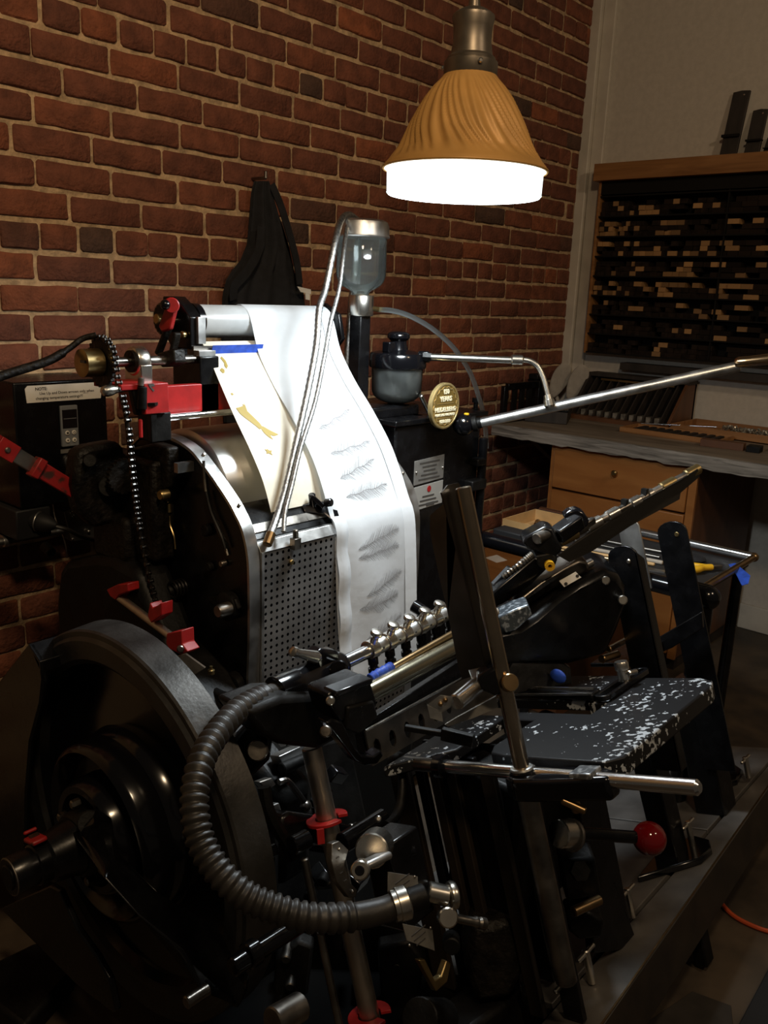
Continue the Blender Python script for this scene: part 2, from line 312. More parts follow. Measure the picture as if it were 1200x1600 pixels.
# --- bricks: American bond read off the photograph, a header course every seventh
CH = 0.076; Z0 = 1.486038; PITCH = 0.2165
def brick_mesh(L, seed, nx):
    r = random.Random(seed); hz = 0.0318; D = 0.03; bm = bmesh.new(); xs = [-L / 2 + L * i / nx for i in range(nx + 1)]
    rc = r.uniform(0.003, 0.007)
    def J(q): return r.uniform(-q, q)
    outer = [(xs[0] + rc, -hz)] + [(x, -hz + J(0.002)) for x in xs[1:-1]] + [(xs[-1] - rc, -hz + J(0.002)), (xs[-1], -hz + rc), (xs[-1] + J(0.002), 0), (xs[-1], hz - rc), (xs[-1] - rc, hz)] + [(x, hz + J(0.002)) for x in xs[1:-1][::-1]] + [(xs[0] + rc, hz), (xs[0], hz - rc), (xs[0] + J(0.002), 0), (xs[0], -hz + rc)]
    n = len(outer); back = [bm.verts.new((x, D, z)) for x, z in outer]; front = [bm.verts.new((x, 0.004 + J(0.001), z)) for x, z in outer]
    inner = [bm.verts.new((x * (1 - 0.004 / abs(L / 2)), J(0.0012), z * 0.88)) for x, z in outer]
    for i in range(n):
        j = (i + 1) % n; bm.faces.new((back[i], back[j], front[j], front[i])); bm.faces.new((front[i], front[j], inner[j], inner[i]))
    bm.faces.new(inner); bmesh.ops.recalc_face_normals(bm, faces=bm.faces)
    me = bpy.data.meshes.new('brick'); bm.to_mesh(me); bm.free(); me.materials.append(m_brick)
    me.polygons.foreach_set('use_smooth', [True] * len(me.polygons)); me.set_sharp_from_angle(angle=math.radians(50)); return me
ST = [brick_mesh(0.2075, i, 4) for i in range(9)]; HD = [brick_mesh(0.0985, 50 + i, 2) for i in range(6)]; TQ = brick_mesh(0.148, 90, 3); BT = brick_mesh(0.055, 91, 2)
PH = {-7: 1.17, -6: 1.14, -5: 1.22, -4: 1.138, -3: 1.075, -2: 1.13, -1: 1.222, 0: 1.133, 1: 1.12, 2: 1.015, 3: 1.10}
spots = []
for k in range(-18, 20):
    zc = Z0 - k * CH + CH / 2
    if zc < 0.04 or zc > 3.02: continue
    head = (k % 7 == 0)
    ph = PH.get(k, 1.12 + (0.108 if k % 2 else 0.0) + R.uniform(-0.012, 0.012))
    p = 0.1075 if head else PITCH; x0 = ph - p * math.floor((ph - 0.35) / p); x = x0
    while x < 3.83:
        L = min(p, 3.835 - x)
        me = R.choice(HD) if head else R.choice(ST)
        if L < p * 0.95: me = BT if L < 0.1 else TQ
        spots.append((x + L / 2, zc, me)); x += p
def seen(s): return (0 if (s[1] > 0.98 or s[0] < 1.2 or (s[0] > 2.4 and s[1] > 0.5)) and s[0] > 0.9 and s[1] < 1.45 + 0.43 * s[0] + 0.1 else 1, s[0] + 0.3 * s[1])
spots.sort(key=seen)
rest = MB()
for i, (x, z, me) in enumerate(spots):
    loc = V((x + R.uniform(-0.003, 0.003), 2.19 + R.uniform(-0.003, 0.002), z + R.uniform(-0.0025, 0.0025))); ry = R.gauss(0, 0.008)
    if i < 300:
        o = bpy.data.objects.new('brick', me); C.objects.link(o); o.parent = wl; o.location = loc - wl.location; o.rotation_euler = (0, ry, 0)
    elif x > 0.3:
        rest.add([V((v.co.x, v.co.y, v.co.z)) + loc for v in me.vertices], [tuple(f.vertices) for f in me.polygons])
ro = link('far_bricks', rest, m_brick, wl); ro['kind'] = 'stuff'
m2_ = m_brick.copy(); m2_.name = 'fired_brick_far'; ro.data.materials[0] = m2_
nt = m2_.node_tree; ramp = [n for n in nt.nodes if n.type == 'VALTORGB'][0]; ge = [n for n in nt.nodes if n.type == 'NEW_GEOMETRY'][0]
nt.links.new(ge.outputs['Random Per Island'], ramp.inputs['Fac'])
# --- hatch set in the floor, mat, cable
hp = link('floor_hatch', MB().prism([(1.60, 0.47, 0.0), (1.40, 0.52, 0.0), (1.33, 0.30, 0.0), (1.575, 0.375, 0.0), (1.62, 0.395, 0.0)], (0, 0, 0.004)), m_hatch, bevel=0.001)
tag(hp, 'flat grey metal hatch plate set in the floor at bottom right', 'hatch')
fm = link('floor_mat', MB().prism([(1.564,0.364,0),(1.823,0.372,-0),(1.795,0.245,0),(1.539,0.247,0)], (0, 0, 0.012)), m_rubber, bevel=0.003)
tag(fm, 'dark rubber mat lying on the floor in the bottom right corner', 'mat')
oc = link('orange_cable', MB().tube([(1.944,0.551,0.006),(1.917,0.526,0.006),(1.895,0.491,0.006),(1.891,0.452,0.006),(1.899,0.411,0.006),(1.926,0.362,0.006),(1.999,0.299,0.006)], 0.0055, 8), m_orange)
tag(oc, 'orange cable curving over the brown floor beside the press', 'cable')
# ================================================================ PENDANT LAMP
lp = thing('pendant_lamp', (LX, LY, 1.60), 'lit pendant lamp with fluted amber bell shade and glowing white rim', 'lamp')
z0_ = 1.60
prof = [(1.657, .1625), (1.664, .158), (1.675, .147), (1.69, .134), (1.705, .126), (1.72, .119), (1.74, .110), (1.763, .098), (1.785, .085), (1.805, .070), (1.820, .056), (1.833, .046)]
fine = []
for i in range(len(prof) - 1):
    for j in range(4): t = j / 4; fine.append((prof[i][0] * (1 - t) + prof[i + 1][0] * t, prof[i][1] * (1 - t) + prof[i + 1][1] * t))
fine.append(prof[-1])
def flute(th, q, r):
    amp = 0.027 * max(0, min(1, (q - 0.14) / 0.12)) * max(0, min(1, (0.93 - q) / 0.15))
    return r * (1 + amp * math.sin(38 * th + 32 * q + 2.0 * math.sin(7 * th + 9 * q)))
link('glass_bell', MB().lathe((LX, LY, 0), (0, 0, 1), fine, 240, caps=False, rf=flute), m_bell, lp, sharp=80)
link('bell_lip', MB().ring((LX, LY, 1.6565), (0, 0, 1), 0.161, 0.0028, 64), m_bell, lp)
link('skirt', MB().lathe((LX, LY, 0), (0, 0, 1), [(1.611, .1525), (1.652, .1535), (1.6555, .160), (1.652, .1495), (1.611, .1485)], 64, caps=False), m_glow2, lp)
link('diffuser', MB().lathe((LX, LY, 0), (0, 0, 1), [(1.606, .11), (1.608, .1500), (1.612, .1515), (1.613, .11)], 64), m_glow, lp)
link('fitter', MB().lathe((LX, LY, 0), (0, 0, 1), [(1.822, .049), (1.826, .0515), (1.850, .0515), (1.853, .046), (1.857, .0465), (1.862, .0405), (1.885, .0365), (1.91, .037), (1.925, .0405), (1.931, .0395), (1.936, .033), (1.941, .024), (1.945, .012), (1.965, .0095)], 32), m_lampmetal, lp)
for k in range(3):
    th = math.radians(235 + 120 * k); d = V((math.cos(th), math.sin(th), 0)); link('fitter_screw', MB().rod(V((LX, LY, 1.842)) + d * 0.05, V((LX, LY, 1.842)) + d * 0.058, 0.0045), m_nickel, lp)
link('stem', MB().rod((LX, LY, 1.95), (LX, LY, 2.95), 0.0078), m_lampmetal, lp)
link('stem_nipple', MB().cyl((LX, LY, 1.945), (LX, LY, 1.975), 0.010), m_lampmetal, lp)
link('ceiling_canopy', MB().lathe((LX, LY, 2.95), (0, 0, 1), [(0, .02), (0.02, .06), (0.1, .065)], 24), m_lampmetal, lp)
# ================================================================ APRON ON THE WALL
hk = link('wall_hook', MB().rod((1.835, 2.20, 1.745), (1.835, 2.125, 1.745), 0.005).rod((1.835, 2.127, 1.742), (1.835, 2.127, 1.765), 0.005), m_dsteel)
tag(hk, 'small metal hook in the brick wall holding the black apron', 'hook')
ap = thing('apron', (1.85, 2.15, 1.36), 'black cloth apron hanging from a hook on the brick wall', 'apron')
mb = MB(); NU = 28; rows = [(1.735, 1.818, 1.858), (1.70, 1.808, 1.876), (1.655, 1.806, 1.90), (1.60, 1.803, 1.925), (1.55, 1.80, 1.945), (1.50, 1.775, 1.958), (1.47, 1.745, 1.968), (1.44, 1.72, 2.0), (1.40, 1.705, 2.012), (1.36, 1.70, 2.02), (1.15, 1.69, 2.04), (1.0, 1.70, 2.04)]
vs = []
for side in (0, 1):
    for i, (z, xa, xb) in enumerate(rows):
        for k in range(NU + 1):
            t = k / NU; f = math.sin(t * math.pi * 7 + i * 0.25) * 0.010 * (0.4 + min(1, i / 4)) ; y = 2.150 - 0.032 * math.sin(math.pi * t) + f + (0.012 if side else 0)
            vs.append((xa + (xb - xa) * t, min(y, 2.18), z))
n = NU + 1; q = len(rows) * n; fs = []
for sd in (0, 1):
    for i in range(len(rows) - 1):
        for k in range(NU): a = sd * q + i * n + k; fs.append((a, a + 1, a + n + 1, a + n))
link('apron_cloth', mb.add(vs, fs), m_cloth, ap, sharp=80)
def strap(pts, wd, name='strap'):
    P_ = catmull(pts, 5); b = MB(); vs = []; fs = []
    for i, p in enumerate(P_):
        t = (P_[min(i + 1, len(P_) - 1)] - P_[max(i - 1, 0)]).normalized(); s_ = t.cross(V((0, -1, 0))).normalized()
        for sx in (-1, 1):
            for dy in (0, 0.004): vs.append(p + s_ * sx * wd / 2 + V((0, dy, 0)))
    for i in range(len(P_) - 1):
        a = i * 4; c = a + 4; fs += [(a, a + 2, c + 2, c), (a + 1, c + 1, c + 3, a + 3), (a, c, c + 1, a + 1), (a + 2, a + 3, c + 3, c + 2)]
    return link(name, b.add(vs, fs), m_cloth, ap, sharp=70)
strap([(1.855, 2.12, 1.728), (1.885, 2.112, 1.67), (1.925, 2.11, 1.58), (1.955, 2.11, 1.50), (1.97, 2.112, 1.435)], 0.026)
strap([(1.812, 2.12, 1.60), (1.79, 2.105, 1.53), (1.74, 2.10, 1.465), (1.70, 2.11, 1.42), (1.705, 2.12, 1.38)], 0.03)
link('apron_label', MB().prism([(1.95, 2.103, 1.428), (2.008, 2.10, 1.42), (2.008, 2.10, 1.405), (1.965, 2.103, 1.411)], (0, 0.003, 0)).prism([(1.985, 2.101, 1.408), (2.003, 2.10, 1.405), (2.003, 2.10, 1.386), (1.987, 2.101, 1.388)], (0, 0.003, 0)), m_white, ap)
# ================================================================ TEMPERATURE CONTROL BOX
cb = thing('control_box', (1.066, 2.1, 0.87), 'black wall-mounted temperature control box with grey keypad and taped note', 'control box')
link('box_body', MB().span((0.945, 2.0, 0.868), (1.189, 2.186, 1.178)), m_black, cb, bevel=0.004)
nt_ = link('note_label', MB().prism([(0.976, 1.9985, 1.128), (0.973, 1.9985, 1.162), (0.980, 1.9985, 1.169), (1.179, 1.9985, 1.169), (1.172, 1.9985, 1.128)], (0, 0.0015, 0)), m_white, cb); nt_['label'] = 'white paper note taped across the box top'
text('note_print', 'NOTE:', 0.0105, (0.998, 1.9978, 1.157), (1, 0, 0), (0, 0, 1), m_ink, nt_, bold=0.0002)
text('note_print', 'Use Up and Down arrows only when', 0.0096, (1.008, 1.9978, 1.146), (1, 0, -0.0), (0, 0, 1), m_ink, nt_)
text('note_print', 'changing temperature settings!!!', 0.0096, (0.998, 1.9978, 1.1345), (1, 0, 0), (0, 0, 1), m_ink, nt_)
link('underline', MB().span((1.1235, 1.9975, 1.1435), (1.1375, 1.9984, 1.1442)), m_ink, nt_)
tcn = link('temperature_controller', MB().span((1.057, 1.992, 1.013), (1.103, 2.0, 1.116)), m_grey, cb, bevel=0.002)
link('display', MB().span((1.0605, 1.9905, 1.060), (1.0995, 1.9925, 1.106)), m_screen, tcn)
link('display_divider', MB().span((1.063, 1.990, 1.083), (1.097, 1.991, 1.0845)), m_grey, tcn)
for ix in (0, 1):
    for iz in (0, 1):
        cx, cz = 1.071 + ix * 0.018, 1.048 - iz * 0.019
        link('key_button', MB().rod((cx, 1.992, cz), (cx, 1.9885, cz), 0.0058), m_white, tcn)
        if iz: s_ = 1 if ix else -1; link('arrow_symbol', MB().prism([(cx - 0.0032, 1.9882, cz - 0.002 * s_), (cx + 0.0032, 1.9882, cz - 0.002 * s_), (cx, 1.9882, cz + 0.003 * s_)], (0, 0.0006, 0)), m_ink, tcn)
        elif ix: link('ring_symbol', MB().disc_ring((cx, 1.9882, cz), (0, 1, 0), 0.0006, 0.0032, 0.002, 16), m_ink, tcn)
        else: link('page_symbol', MB().span((cx - 0.0028, 1.9882, cz - 0.0028), (cx + 0.0028, 1.989, cz + 0.0028)), m_ink, tcn)
sw = link('rotary_switch', MB().lathe((1.080, 2.0, 0.972), (0, -1, 0), [(0, .019), (.004, .0185), (.006, .015), (.016, .014), (.018, .012)], 24), m_rubber, cb)
link('switch_bezel', MB().disc_ring((1.080, 2.0, 0.972), (0, -1, 0), 0.005, 0.021, 0.017), m_chrome, sw)
link('pointer', MB().box((1.084, 1.981, 0.968), (0.014, 0.002, 0.0025), Matrix.Rotation(math.radians(38), 3, 'Y')), m_white, sw)
link('switch_plate', MB().span((1.055, 1.998, 0.996), (1.098, 2.0, 1.006)), m_plate, cb)
pl = thing('power_plug', (0.98, 2.0, 0.84), 'round black power plug with grey cable hanging below the control box', 'plug')
link('outlet_box', MB().span((0.93, 2.0, 0.79), (1.02, 2.19, 0.866)), m_rubber, pl, bevel=0.004)
link('plug_body', MB().lathe((0.985, 2.0, 0.832), (0.55, -0.8, -0.15), [(-.02, .020), (0, .024), (.012, .024), (.03, .020), (.044, .011), (.05, .006)], 20), m_rubber, pl)
link('plug_ring', MB().ring((0.985, 1.998, 0.832), (0.55, -0.8, -0.15), 0.0245, 0.002), m_steel, pl)
link('cable', MB().tube([(1.012, 1.962, 0.822), (1.035, 1.95, 0.812), (1.075, 1.95, 0.785), (1.13, 1.96, 0.765), (1.20, 1.98, 0.765), (1.30, 2.05, 0.78)], 0.0055, 8), m_hose, pl)
cdn = thing('conduit_pipe', (0.9, 2.1, 0.74), 'horizontal steel pipe running along the lower brick wall', 'pipe')
link('pipe', MB().rod((0.40, 2.08, 0.772), (1.09, 2.08, 0.772), 0.0105), m_steel, cdn)
link('mount_plate', MB().prism([(1.113,2.11,0.813),(1.155,2.11,0.821),(1.188,2.11,0.804),(1.249,2.11,0.749),(1.247,2.11,0.719),(1.131,2.11,0.727)], (0, 0.08, 0)), m_steel, cdn, bevel=0.001)
link('pipe_clip', MB().disc_ring((0.93, 2.08, 0.772), (1, 0, 0), 0.012, 0.0135, 0.010, 20).span((0.932, 2.08, 0.758), (0.940, 2.19, 0.786)), m_steel, cdn)
for p in [(1.129,2.105,0.811),(1.134,2.105,0.8),(1.179,2.105,0.748),(1.13,2.105,0.735)]: link('plate_bolt', MB().rod(p, V(p) + V((0, -0.006, 0)), 0.004), m_nickel, cdn)
link('thin_wire', MB().tube([(1.075, 2.10, 0.86), (1.085, 2.105, 0.80), (1.11, 2.11, 0.73), (1.12, 2.12, 0.68)], 0.0018, 6), m_steel, cdn)
# ================================================================ THE PRINTING PRESS
pr = thing('printing_press', (1.3, 1.2, 0.0), 'black cast iron platen printing press with flywheel, guard panel and feeder bars', 'printing press')
def P_(name, mb, m, bevel=0.0, parent=None, sharp=38, label=None, kind=None):
    o = link(name, mb, m, parent or pr, bevel, sharp)
    if label: o['label'] = label
    if kind: o['kind'] = kind
    return o
VD = V((0.755, 0.656, 0))          # horizontal heading used as the depth direction of angled castings
# --- castings and side frames
P_('main_casting', MB().prism([(0.945, 1.862, 0.40), (0.945, 1.862, 0.66), (0.945, 1.835, 0.75), (0.945, 1.80, 0.785), (0.945, 1.669, 0.827), (0.945, 1.603, 0.838), (0.945, 1.51, 0.832), (0.945, 1.40, 0.675), (0.945, 1.26, 0.60), (0.945, 1.05, 0.50), (0.945, 1.05, 0.30)], (0.09, 0, 0)), m_cast, 0.02)
P_('wheel_side_casting', MB().prism([(0.80, 1.60, 0.05), (0.80, 1.60, 0.50), (0.80, 1.45, 0.66), (0.80, 1.30, 0.60), (0.80, 1.04, 0.48), (0.80, 1.04, 0.05)], (0.145, 0, 0)), m_cast, 0.02)
P_('casting_knob', MB().rod((0.945, 1.86, 0.79), (0.945, 1.895, 0.80), 0.012), m_cast)
P_('lower_casting', MB().span((0.82, 1.25, 0.02), (1.60, 1.85, 0.42)), m_cast, 0.02)
P_('platen_block', MB().span((1.075, 1.275, 0.40), (1.548, 1.82, 0.90)), m_cast, 0.01)
left_out = [(1.80, .78), (1.70, 1.03), (1.63, 1.085), (1.576, 1.097), (1.517, 1.10), (1.45, 1.086), (1.403, 1.059), (1.333, 1.007), (1.30, 0.975), (1.280, 0.948), (1.266, 0.908), (1.261, 0.86), (1.260, .745), (1.265, .60), (1.265, .35)]
def side(x0, x1, name, ename):
    o = P_(name, MB().prism([(x0, y, z) for y, z in left_out] + [(x0, 1.80, 0.35)], (x1 - x0, 0, 0)), m_black, 0.002)
    b = MB(); vs = []; fs = []; pts = catmull([(0, y, z) for y, z in left_out[1:]], 4)
    for i, p in enumerate(pts):
        t = (pts[min(i + 1, len(pts) - 1)] - pts[max(i - 1, 0)]).normalized(); nn = V((0, t.z, -t.y))
        nn = nn if nn.y < 0 or nn.z > 0 else -nn
        for xx in (x0 - 0.003, x1 + 0.002):
            for d in (0.0005, 0.007): vs.append(V((xx, p.y, p.z)) + nn * d)
    for i in range(len(pts) - 1):
        a = i * 4; c = a + 4; fs += [(a, a + 1, c + 1, c), (a + 2, c + 2, c + 3, a + 3), (a + 1, a + 3, c + 3, c + 1), (a, c, c + 2, a + 2)]
    e = P_(ename, b.add(vs, fs), m_steel, parent=o, sharp=50); e['label'] = 'bright steel edge strip'
    for j in (18, 26): q = pts[j]; P_('edge_screw', MB().rod((x0 + 0.014, q.y - 0.006, q.z + 0.004), (x0 + 0.014, q.y - 0.011, q.z + 0.008), 0.004), m_dsteel, parent=o)
    return o
lsf = side(1.046, 1.069, 'side_frame', 'edge_strip'); rsf = side(1.553, 1.577, 'side_frame', 'edge_strip')
# --- perforated guard panel (real holes)
gp = MB(); pit = 0.0155; NX, NZ = 30, 33; x0, zt = 1.079, 0.902; rh = 0.0036
for i in range(NX):
    for j in range(NZ):
        cx = x0 + (i + .5) * pit; cz = zt - (j + .5) * pit; h = pit / 2; y = 1.255
        sq = [(-h, -h), (0, -h), (h, -h), (h, 0), (h, h), (0, h), (-h, h), (-h, 0)]; o_ = len(gp.v)
        gp.v += [(cx + a, y, cz + b) for a, b in sq]; gp.v += [(cx + rh * math.cos(math.radians(225 + 45 * k)), y, cz + rh * math.sin(math.radians(225 + 45 * k))) for k in range(8)]
        gp.f += [(o_ + k, o_ + (k + 1) % 8, o_ + 8 + (k + 1) % 8, o_ + 8 + k) for k in range(8)]
gpo = P_('guard_panel', gp, mat('perforated_sheet', (0.27, 0.265, 0.26), 0.8, 0.46, 0.2, 9, rvar=0.06), label='perforated steel guard panel')
P_('guard_backing', MB().span((1.076, 1.262, 0.39), (1.546, 1.268, 0.90)), m_screen, parent=gpo)
for a, b in (((1.0725, 1.25, 0.39), (1.079, 1.262, 0.905)), ((1.544, 1.25, 0.39), (1.549, 1.262, 0.905))): P_('guard_border', MB().span(a, b), m_steel, parent=gpo)
P_('panel_screw', MB().rod((1.155, 1.2555, 0.868), (1.155, 1.250, 0.868), 0.006), m_brass, parent=gpo)
lb = P_('bed_ledge', MB().prism([(1.072, 1.252, 0.904), (1.072, 1.266, 0.9235), (1.072, 1.276, 0.9235), (1.072, 1.276, 0.904)], (0.478, 0, 0)), m_steel, 0.001)
P_('bed_top', MB().prism([(1.072, 1.276, 0.905), (1.072, 1.276, 0.9245), (1.072, 1.316, 0.962), (1.072, 1.44, 0.985), (1.072, 1.44, 0.93)], (0.478, 0, 0)), m_black, 0.002)
P_('bed_strip', MB().prism([(1.074, 1.287, 0.9345), (1.074, 1.285, 0.937), (1.074, 1.300, 0.951), (1.074, 1.302, 0.948)], (0.474, 0, 0)), m_dsteel, 0.0008, parent=lb)
cl = P_('bed_clamp', MB().prism([(1.235, 1.312, 0.966), (1.285, 1.292, 0.966), (1.30, 1.270, 0.950), (1.30, 1.258, 0.928), (1.285, 1.262, 0.930), (1.275, 1.282, 0.945), (1.235, 1.300, 0.950)], (0.020, 0.006, 0.002)), m_gloss, 0.003)
P_('clamp_knob', MB().rod((1.272,1.275,0.972), V((1.272,1.275,0.972)) + V((0.004, -0.016, 0.004)), 0.009), m_gloss, parent=cl)
P_('clamp_post', MB().rod((1.266,1.305,0.955), (1.255,1.3,0.99), 0.008), m_gloss, parent=cl)
P_('clamp_arm', MB().bar((1.253,1.3,0.987), (1.276,1.285,0.961), 0.014, 0.010), m_gloss, 0.002, parent=cl)
# --- ink drum, top roller and its left bracket
dr = P_('drum', MB().lathe((1.095, 1.531, 0.963), (1, 0, 0), [(0, .138), (0, .146), (.004, .152), (.44, .152), (.444, .146), (.444, .138)], 64), drum_mat())
P_('drum_cap', MB().lathe((1.085, 1.531, 0.963), (1, 0, 0), [(0, .04), (0.0, .13), (.0105, .132)], 40), m_cast, parent=dr)
ry, rz = 1.578, 1.342
ro_ = P_('top_roller', MB().lathe((1.165, ry, rz), (1, 0, 0), [(0, .030), (0, .0345), (.002, .0355), (.385, .0355), (.387, .0345), (.387, .03)], 36), m_roller)
P_('roller_collar', MB().lathe((1.146, ry, rz), (1, 0, 0), [(0, .034), (0.003, .038), (.018, .038), (.0195, .034)], 36), m_gloss, parent=ro_)
P_('roller_ring', MB().ring((1.1655, ry, rz), (1, 0, 0), .0345, .0016, 36), m_bronze, parent=ro_)
P_('roller_shaft', MB().rod((1.09, ry, rz), (1.60, ry, rz), 0.009), m_dsteel, parent=ro_)
P_('roller_end_plate', MB().prism([(1.556, ry + .06, rz + .035), (1.556, ry, rz + .045), (1.556, ry - .05, rz + .02), (1.556, ry - .065, rz - .04), (1.556, ry - .02, rz - .09), (1.556, ry + .06, rz - .09)], (0.012, 0, 0)), m_black, 0.002, parent=ro_)
bx = 1.112
lbk = P_('roller_bracket', MB().prism([(bx, 1.625, 1.392), (bx, 1.585, 1.393), (bx, 1.555, 1.375), (bx, 1.528, 1.352), (bx, 1.528, 1.285), (bx, 1.60, 1.285), (bx, 1.64, 1.335)], (0.030, 0, 0)), m_black, 0.002)
P_('bracket_face', MB().span((1.126, 1.520, 1.297), (1.146, 1.5285, 1.353)), m_steel, parent=lbk, bevel=0.001)
P_('bracket_foot', MB().span((1.116, 1.505, 1.272), (1.160, 1.535, 1.284)), m_steel, parent=lbk, bevel=0.001)
for k, (yy, zz) in enumerate(((1.545, 1.315), (1.60, 1.325))): P_('bracket_bolt', MB().rod((bx, yy, zz), (bx - 0.012, yy, zz), 0.008), m_brass, parent=lbk)
P_('bracket_sprocket', MB().gear((1.085, 1.592, 1.345), (1, 0, 0), 0.032, 0.010, 18), m_oily, parent=lbk)
P_('sprocket_hub', MB().rod((1.07, 1.592, 1.345), (1.10, 1.592, 1.345), 0.011), m_brass, parent=lbk)
P_('sprocket_chain', MB().ring((1.09, 1.592, 1.345), (1, 0, 0), 0.033, 0.0035, 30, 6), m_dsteel, parent=lbk)
rl = P_('red_crank', MB().prism([(1.06,1.542,1.378),(1.06,1.519,1.382),(1.06,1.511,1.372),(1.06,1.531,1.327),(1.06,1.558,1.32),(1.06,1.569,1.331),(1.06,1.547,1.365)], (0.012, 0, 0)), m_red, 0.003, label='red crank lever')
P_('crank_boss', MB().rod((1.055,1.512,1.376), (1.1,1.577,1.375), 0.016), m_red, parent=rl)
P_('crank_knob', MB().sphere((1.045,1.52,1.377), 0.0105), m_gloss, parent=rl)
P_('hanger_arm', MB().bar((1.075,1.547,1.339), (1.075,1.594,1.272), 0.010, 0.016, (1, 0, 0)), m_oily, 0.003)
P_('hanger_arm', MB().bar((1.085,1.537,1.32), (1.085,1.56,1.265), 0.010, 0.016, (1, 0, 0)), m_oily, 0.003)
P_('hanger_clamp', MB().prism([(1.04,1.549,1.277),(1.04,1.49,1.291),(1.04,1.484,1.264),(1.04,1.509,1.252),(1.04,1.532,1.25),(1.04,1.545,1.259)], (0.03, 0, 0)), m_oily, 0.004)
P_('upright_block', MB().span((1.115, 1.50, 1.150), (1.165, 1.60, 1.272)), m_black, 0.003)
# --- drive shaft, sprocket, chain
sy, sz = 1.52, 1.2655
ds = P_('drive_shaft', MB().rod((0.875, sy, sz), (1.13, sy, sz), 0.0095), m_dsteel)
P_('shaft_hub', MB().lathe((0.852, sy, sz), (1, 0, 0), [(0, .020), (.002, .027), (.038, .027), (.040, .022)], 28), m_brass, parent=ds, label='brass shaft hub')
P_('hub_slot', MB().box((0.851, sy - 0.012, sz + 0.004), (0.004, 0.016, 0.005)), m_screen, parent=ds)
spk = P_('sprocket', MB().gear((0.893, sy, sz), (1, 0, 0), 0.049, 0.008, 26, 0.09), m_oily)
bl = P_('pillow_bearing', MB().lathe((0.962, sy, sz), (1, 0, 0), [(0, .022), (0, .027), (.006, .030), (.024, .030), (.03, .026)], 28).span((0.965, sy - .030, sz - .040), (0.991, sy + .030, sz - 0.005)), m_nickel, 0.002, label='polished bearing block')
P_('bearing_bore', MB().disc_ring((0.958, sy, sz), (1, 0, 0), 0.006, 0.022, 0.010), m_oily, parent=bl)
P_('bearing_foot', MB().span((0.960, sy - .05, sz - .046), (1.0, sy + .03, sz - .038)), m_steel, parent=bl)
cp = [V((0.897, sy + 0.049 * math.sin(math.radians(a)), sz + 0.049 * math.cos(math.radians(a)))) for a in (40, 20, 0, -20, -40, -60, -80, -95)] + [V((0.899, 1.468, 1.235)), V((0.905, 1.462, 1.20)), V((0.915, 1.464, 1.15)), V((0.93, 1.478, 1.05)), V((0.945, 1.487, 0.95)), V((0.955, 1.482, 0.87)), V((0.963, 1.472, 0.80)), V((0.968, 1.466, 0.765))]
pth = catmull(cp, 8); ch = MB(); acc = 0; last = pth[0]; alt = 0
for p in pth[1:]:
    acc += (p - last).length
    if acc > 0.0105:
        acc = 0; alt ^= 1; t = (p - last).normalized()
        for sx in (-0.005, 0.005): ch.sphere(p + V((sx * (1.0 if alt else 0.7), 0, 0)), 0.0052, 6, 4, 0.35, 1.0, 1.0)
        ch.cyl(p - V((0.006, 0, 0)), p + V((0.006, 0, 0)), 0.0028, n=6)
    last = p
P_('roller_chain', ch, m_chain, kind='stuff')
P_('chain_guide', MB().tube([q + V((0.0, 0.004, 0)) for q in cp[9:]], 0.0045, 8), m_oily)
# --- red crossbeam and small bell crank beside it
rb = P_('crossbeam', MB().span((0.945, 1.45, 1.168), (1.00, 1.545, 1.228)).span((0.975, 1.50, 1.150), (1.20, 1.52, 1.215)), m_red, 0.002, label='red painted crossbeam')
P_('beam_mark', MB().prism([(0.953,1.449,1.228),(0.965,1.449,1.228),(0.968,1.449,1.223),(0.959,1.449,1.222),(0.967,1.449,1.215),(0.964,1.449,1.212),(0.955,1.449,1.223)], (0, .0006, 0)), m_ink, parent=rb)
P_('beam_end_plate', MB().span((0.90, 1.46, 1.216), (0.96, 1.56, 1.2275)), m_red, 0.002, parent=rb)
P_('guide_rod', MB().rod((1.01, 1.48, 1.153), (1.30, 1.48, 1.153), 0.0075), m_chrome)
P_('rod_block', MB().span((0.965, 1.46, 1.11), (1.012, 1.51, 1.168)), m_cast, 0.003)
P_('guide_pin', MB().rod((0.943,1.455,1.223), (0.941,1.455,1.178), 0.0095), m_cast)
P_('pin_tip', MB().rod((0.941,1.455,1.24), (0.94,1.455,1.223), 0.006), m_dsteel)
P_('square_post', MB().bar((0.966,1.46,1.176), (0.966,1.46,1.111), 0.014, 0.014, (1, 0, 0)), m_cast, 0.002)
P_('red_sleeve', MB().rod((0.943,1.465,1.158), (0.943,1.465,1.12), 0.004), m_red)
P_('hex_nut', MB().lathe((0.962,1.455,1.185), (0, 0, 1), [(0, .013), (.006, .013)], 6), m_cast)
hn = P_('turned_handle', MB().lathe((0.863,1.47,1.216), V((0.925,1.47,1.22)) - V((0.863,1.47,1.216)), [(0, .003), (.004, .009), (.012, .0115), (.022, .0105), (.034, .0065), (.042, .0075), (.050, .0065), (.062, .006), (.072, .0055)], 20), m_nickel, label='turned steel handle')
P_('crank_web', MB().bar((0.931,1.472,1.224), (0.943,1.472,1.166), 0.014, 0.018, (0, 1, 0)), m_cast, 0.004, parent=hn)
P_('handle_rod', MB().tube([(0.50, 1.52, 1.19), (0.71, 1.55, 1.244), (0.80, 1.55, 1.268), (0.845, 1.55, 1.290), (0.872, 1.545, 1.309), (0.893, 1.53, 1.317)], 0.0095, 10, rfun=lambda t, i: 0.0085 if t < 0.55 else 0.0058), m_oily)
lvr = P_('red_lever', MB().bar((0.74, 1.65, 1.103), (0.775, 1.65, 1.077), 0.014, 0.036), m_red, 0.001, label='red painted hand lever')
P_('lever_arm', MB().bar((0.818, 1.65, 1.046), (0.965, 1.65, 0.936), 0.014, 0.034), m_redw, 0.002, parent=lvr)
